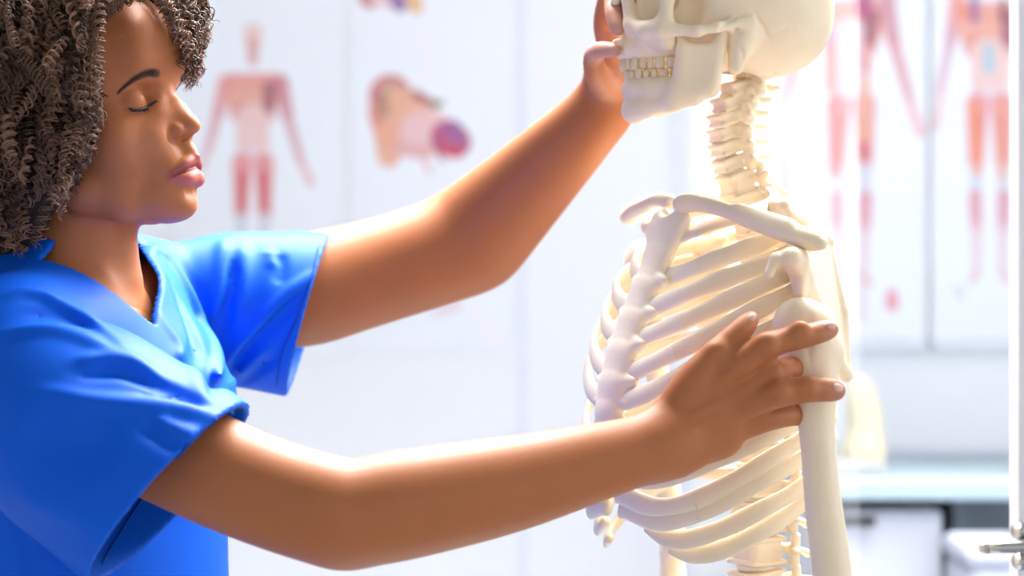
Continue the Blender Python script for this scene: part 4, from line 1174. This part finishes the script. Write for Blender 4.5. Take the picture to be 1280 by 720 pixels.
def hair_ok(P):
    """which points may hold hair: outside the head, not in front of the face on either side"""
    b = (P - HO) @ hr; a = (P - HO) @ hf
    Pm = P + hr * (-2 * np.minimum(b, 0))[:, None]        # far side judged by its mirror image
    x, y = proj(Pm); ok = inpoly(x, y)
    x0, y0 = proj(P)
    fr = (b < -.005) & inpoly(x0, y0) & (x0 > 195)         # far fringe beyond the forehead
    # must not pass the outline of the whole head of hair on the right
    ok &= inpoly(x0, y0) | ((x0 < 200) & (y0 > 10) & (b < 0)) | (x0 < 120)
    ok |= fr
    ok &= ~((b < 0.01) & (x0 > 120) & (y0 > 185))
    ok &= Dval(headfd, P) > .0015
    ok &= Dval(fs, P) > .003
    # volume: an egg round the head that narrows downward
    q = P - (HO + hf * -.035 + np.array([0, 0, .015])); q2 = np.sqrt(((q @ hf) / .165) ** 2 + ((q @ hr) / .155) ** 2 + (q[:, 2] / np.where(q[:, 2] > 0, .165, .19)) ** 2)
    return ok & (q2 < 1)
# dark mass under the curls
fh_ = Field(HO - (.20, .16, .19), HO + (.12, .16, .17), .003)
fh_.add(ell(HO + hf * -.045 + np.array([0, 0, .025]), (.122, .118, .125), MH), .01)
fh_.add(ell(HO + hf * -.055 + np.array([0, 0, -.07]), (.085, .098, .085), MH), .03)
# carve away the face and neck by the same test
gx = np.meshgrid(*fh_.ax, indexing='ij')
Pg = np.stack([g_.ravel() for g_ in gx], 1)
msk = fh_.D.ravel() < .012
b_ = (Pg - HO) @ hr; Pm = Pg + hr * (-2 * np.minimum(b_, 0))[:, None]
from_edge = np.ones(len(Pg), bool)
for sh in ((0, 0), (16, 0), (12, 12), (14, -8), (0, 14)):
    x, y = proj(Pm); from_edge &= inpoly(x + sh[0], y + sh[1])
x0, y0 = proj(Pg); from_edge &= ~((x0 > 196) & (b_ < 0))
fld = fh_.D.ravel(); fld[~from_edge] = np.maximum(fld[~from_edge], .004); fh_.D = fld.reshape(fh_.D.shape)
fh_.smooth(3)
hair_root = None
V, F = fh_.mesh()
hm = pn(mk('hair', V, F, HAIRBASE))

def curls(n, seed, zone=None, near_bias=True):
    r = np.random.default_rng(seed)
    Vs_, Fs_, Cs_ = [], [], []; off = 0; made = 0; tries = 0
    while made < n and tries < n * 30:
        tries += 1
        # a point on / in the shell of hair
        d = r.normal(size=3); d /= np.linalg.norm(d)
        if near_bias and (d @ hr) < 0 and r.random() < .55: d = d - 2 * hr * (d @ hr)
        rad = r.uniform(.78, 1.0)
        base = HO + hf * (-.035 + d[0] * .150 * rad) + hr * (d[1] * .140 * rad) + np.array([0, 0, .012 + d[2] * (.15 if d[2] > 0 else .175) * rad])
        if zone is not None:
            x, y = r.uniform(zone[0], zone[1]), r.uniform(zone[2], zone[3]); bb = r.uniform(zone[4], zone[5]); base = FP(x, y, bb)
        L = r.uniform(.030, .070) if zone is None else r.uniform(.02, .04)
        out = (base - HO); out /= np.linalg.norm(out)
        dirv = out * r.uniform(.15, .7) + np.array([0, 0, -1.]) * r.uniform(.5, 1.1) + r.normal(size=3) * .28
        dirv /= np.linalg.norm(dirv)
        bend = out * -.25 + np.array([0, 0, -.35])
        hrad = r.uniform(.0024, .0046); pitch = r.uniform(.0065, .0105)
        turns = L / pitch; m = int(turns * 9)
        t = np.linspace(0, 1, m)
        ax = base + dirv * (L * t)[:, None] + bend * (L * .5 * t ** 2)[:, None]
        if not hair_ok(ax[::6]).all(): continue
        e1 = np.cross(dirv, [0.3, .2, 1.]); e1 /= np.linalg.norm(e1); e2 = np.cross(dirv, e1)
        ph0 = r.uniform(0, 6.28); sg = r.choice([-1, 1])
        light = r.uniform(0, 1) ** 1.3
        cbase = np.array([.045, .024, .016]) * (1 - light) + np.array([.34, .19, .12]) * light
        for st_ in range(4):
            ph = ph0 + r.uniform(-.45, .45)
            rr = hrad * np.interp(t, [0, .15, .8, 1], [.5, 1, 1, .55]) * r.uniform(.8, 1.2)
            a = sg * 2 * PI * turns * t + ph
            P = ax + e1[None] * (np.cos(a) * rr)[:, None] + e2[None] * (np.sin(a) * rr)[:, None] + r.normal(size=3) * .0006 + np.outer(t, r.normal(size=3) * .002)
            w = .00062 * np.interp(t, [0, .1, .85, 1], [.6, 1, 1, .25]) * r.uniform(.8, 1.25)
            v, f = sweep(P, w, w, None, 4, caps=False)
            Vs_.append(v); Fs_.append(f + off); off += len(v)
            Cs_.append(np.tile(cbase * r.uniform(.75, 1.2), (len(v), 1)))
        made += 1
    return np.vstack(Vs_), np.vstack(Fs_), np.vstack(Cs_), made
NC = 2700
V1, F1, C1, n1 = curls(NC, 5)
V2, F2, C2, n2 = curls(190, 9, (206, 256, -30, 92, -.085, -.02))
V3, F3, C3, n3 = curls(260, 11, (86, 130, -10, 215, .058, .082))
print('curls', n1, n2, n3)
lk = mk('curly_locks', np.vstack([V1, V2, V3]), np.vstack([F1, F2 + len(V1), F3 + len(V1) + len(V2)]), HAIR, None, col=np.vstack([C1, C2, C3]))
lk['kind'] = 'stuff'
lk.parent = hm; lk.location = (0, 0, 0)
# hm sits at minus the person's location, so its children already share world axes
# ================================================================== LIGHT AND CAMERA
cam = bpy.data.cameras.new('camera'); co = bpy.data.objects.new('camera', cam); C.objects.link(co)
co.location = (0, -DIST, CAMZ); co.rotation_euler = (PI / 2, 0, 0)
cam.sensor_width = 36; cam.lens = FPX * 36 / 1280; cam.clip_start = .05
cam.dof.use_dof = True; cam.dof.focus_distance = 2.10; cam.dof.aperture_fstop = 3.4
bpy.context.scene.camera = co
def area(name, loc, rot, sx_, sy_, power, col=(1, 1, 1)):
    l = bpy.data.lights.new(name, 'AREA'); l.shape = 'RECTANGLE'; l.size = sx_; l.size_y = sy_; l.energy = power; l.color = col
    o = bpy.data.objects.new(name, l); C.objects.link(o); o.location = loc; o.rotation_euler = rot; return o
area('ceiling_light_panel', (.45, .70, 2.5), (math.radians(-24), math.radians(12), 0), 2.0, 1.0, 120, (1, .985, .96)).data.spread = math.radians(120)
area('wall_fill_light', (-.5, 1.0, 2.85), (math.radians(28), 0, 0), 4.6, .5, 12, (.96, .98, 1))  # added fill that brightens the back wall, no fixture modelled
area('window_light', (2.5, -.45, 1.7), (0, math.radians(90), math.radians(0)), 1.8, 1.6, 25, (.96, .98, 1))
w = bpy.data.worlds.new('world'); bpy.context.scene.world = w; w.use_nodes = True
w.node_tree.nodes['Background'].inputs[0].default_value = (.96, .975, 1, 1); w.node_tree.nodes['Background'].inputs[1].default_value = .80
vs = bpy.context.scene.view_settings
vs.view_transform = 'Standard'; vs.look = 'None'; vs.gamma = 1; vs.use_curve_mapping = False; vs.exposure = 0.22
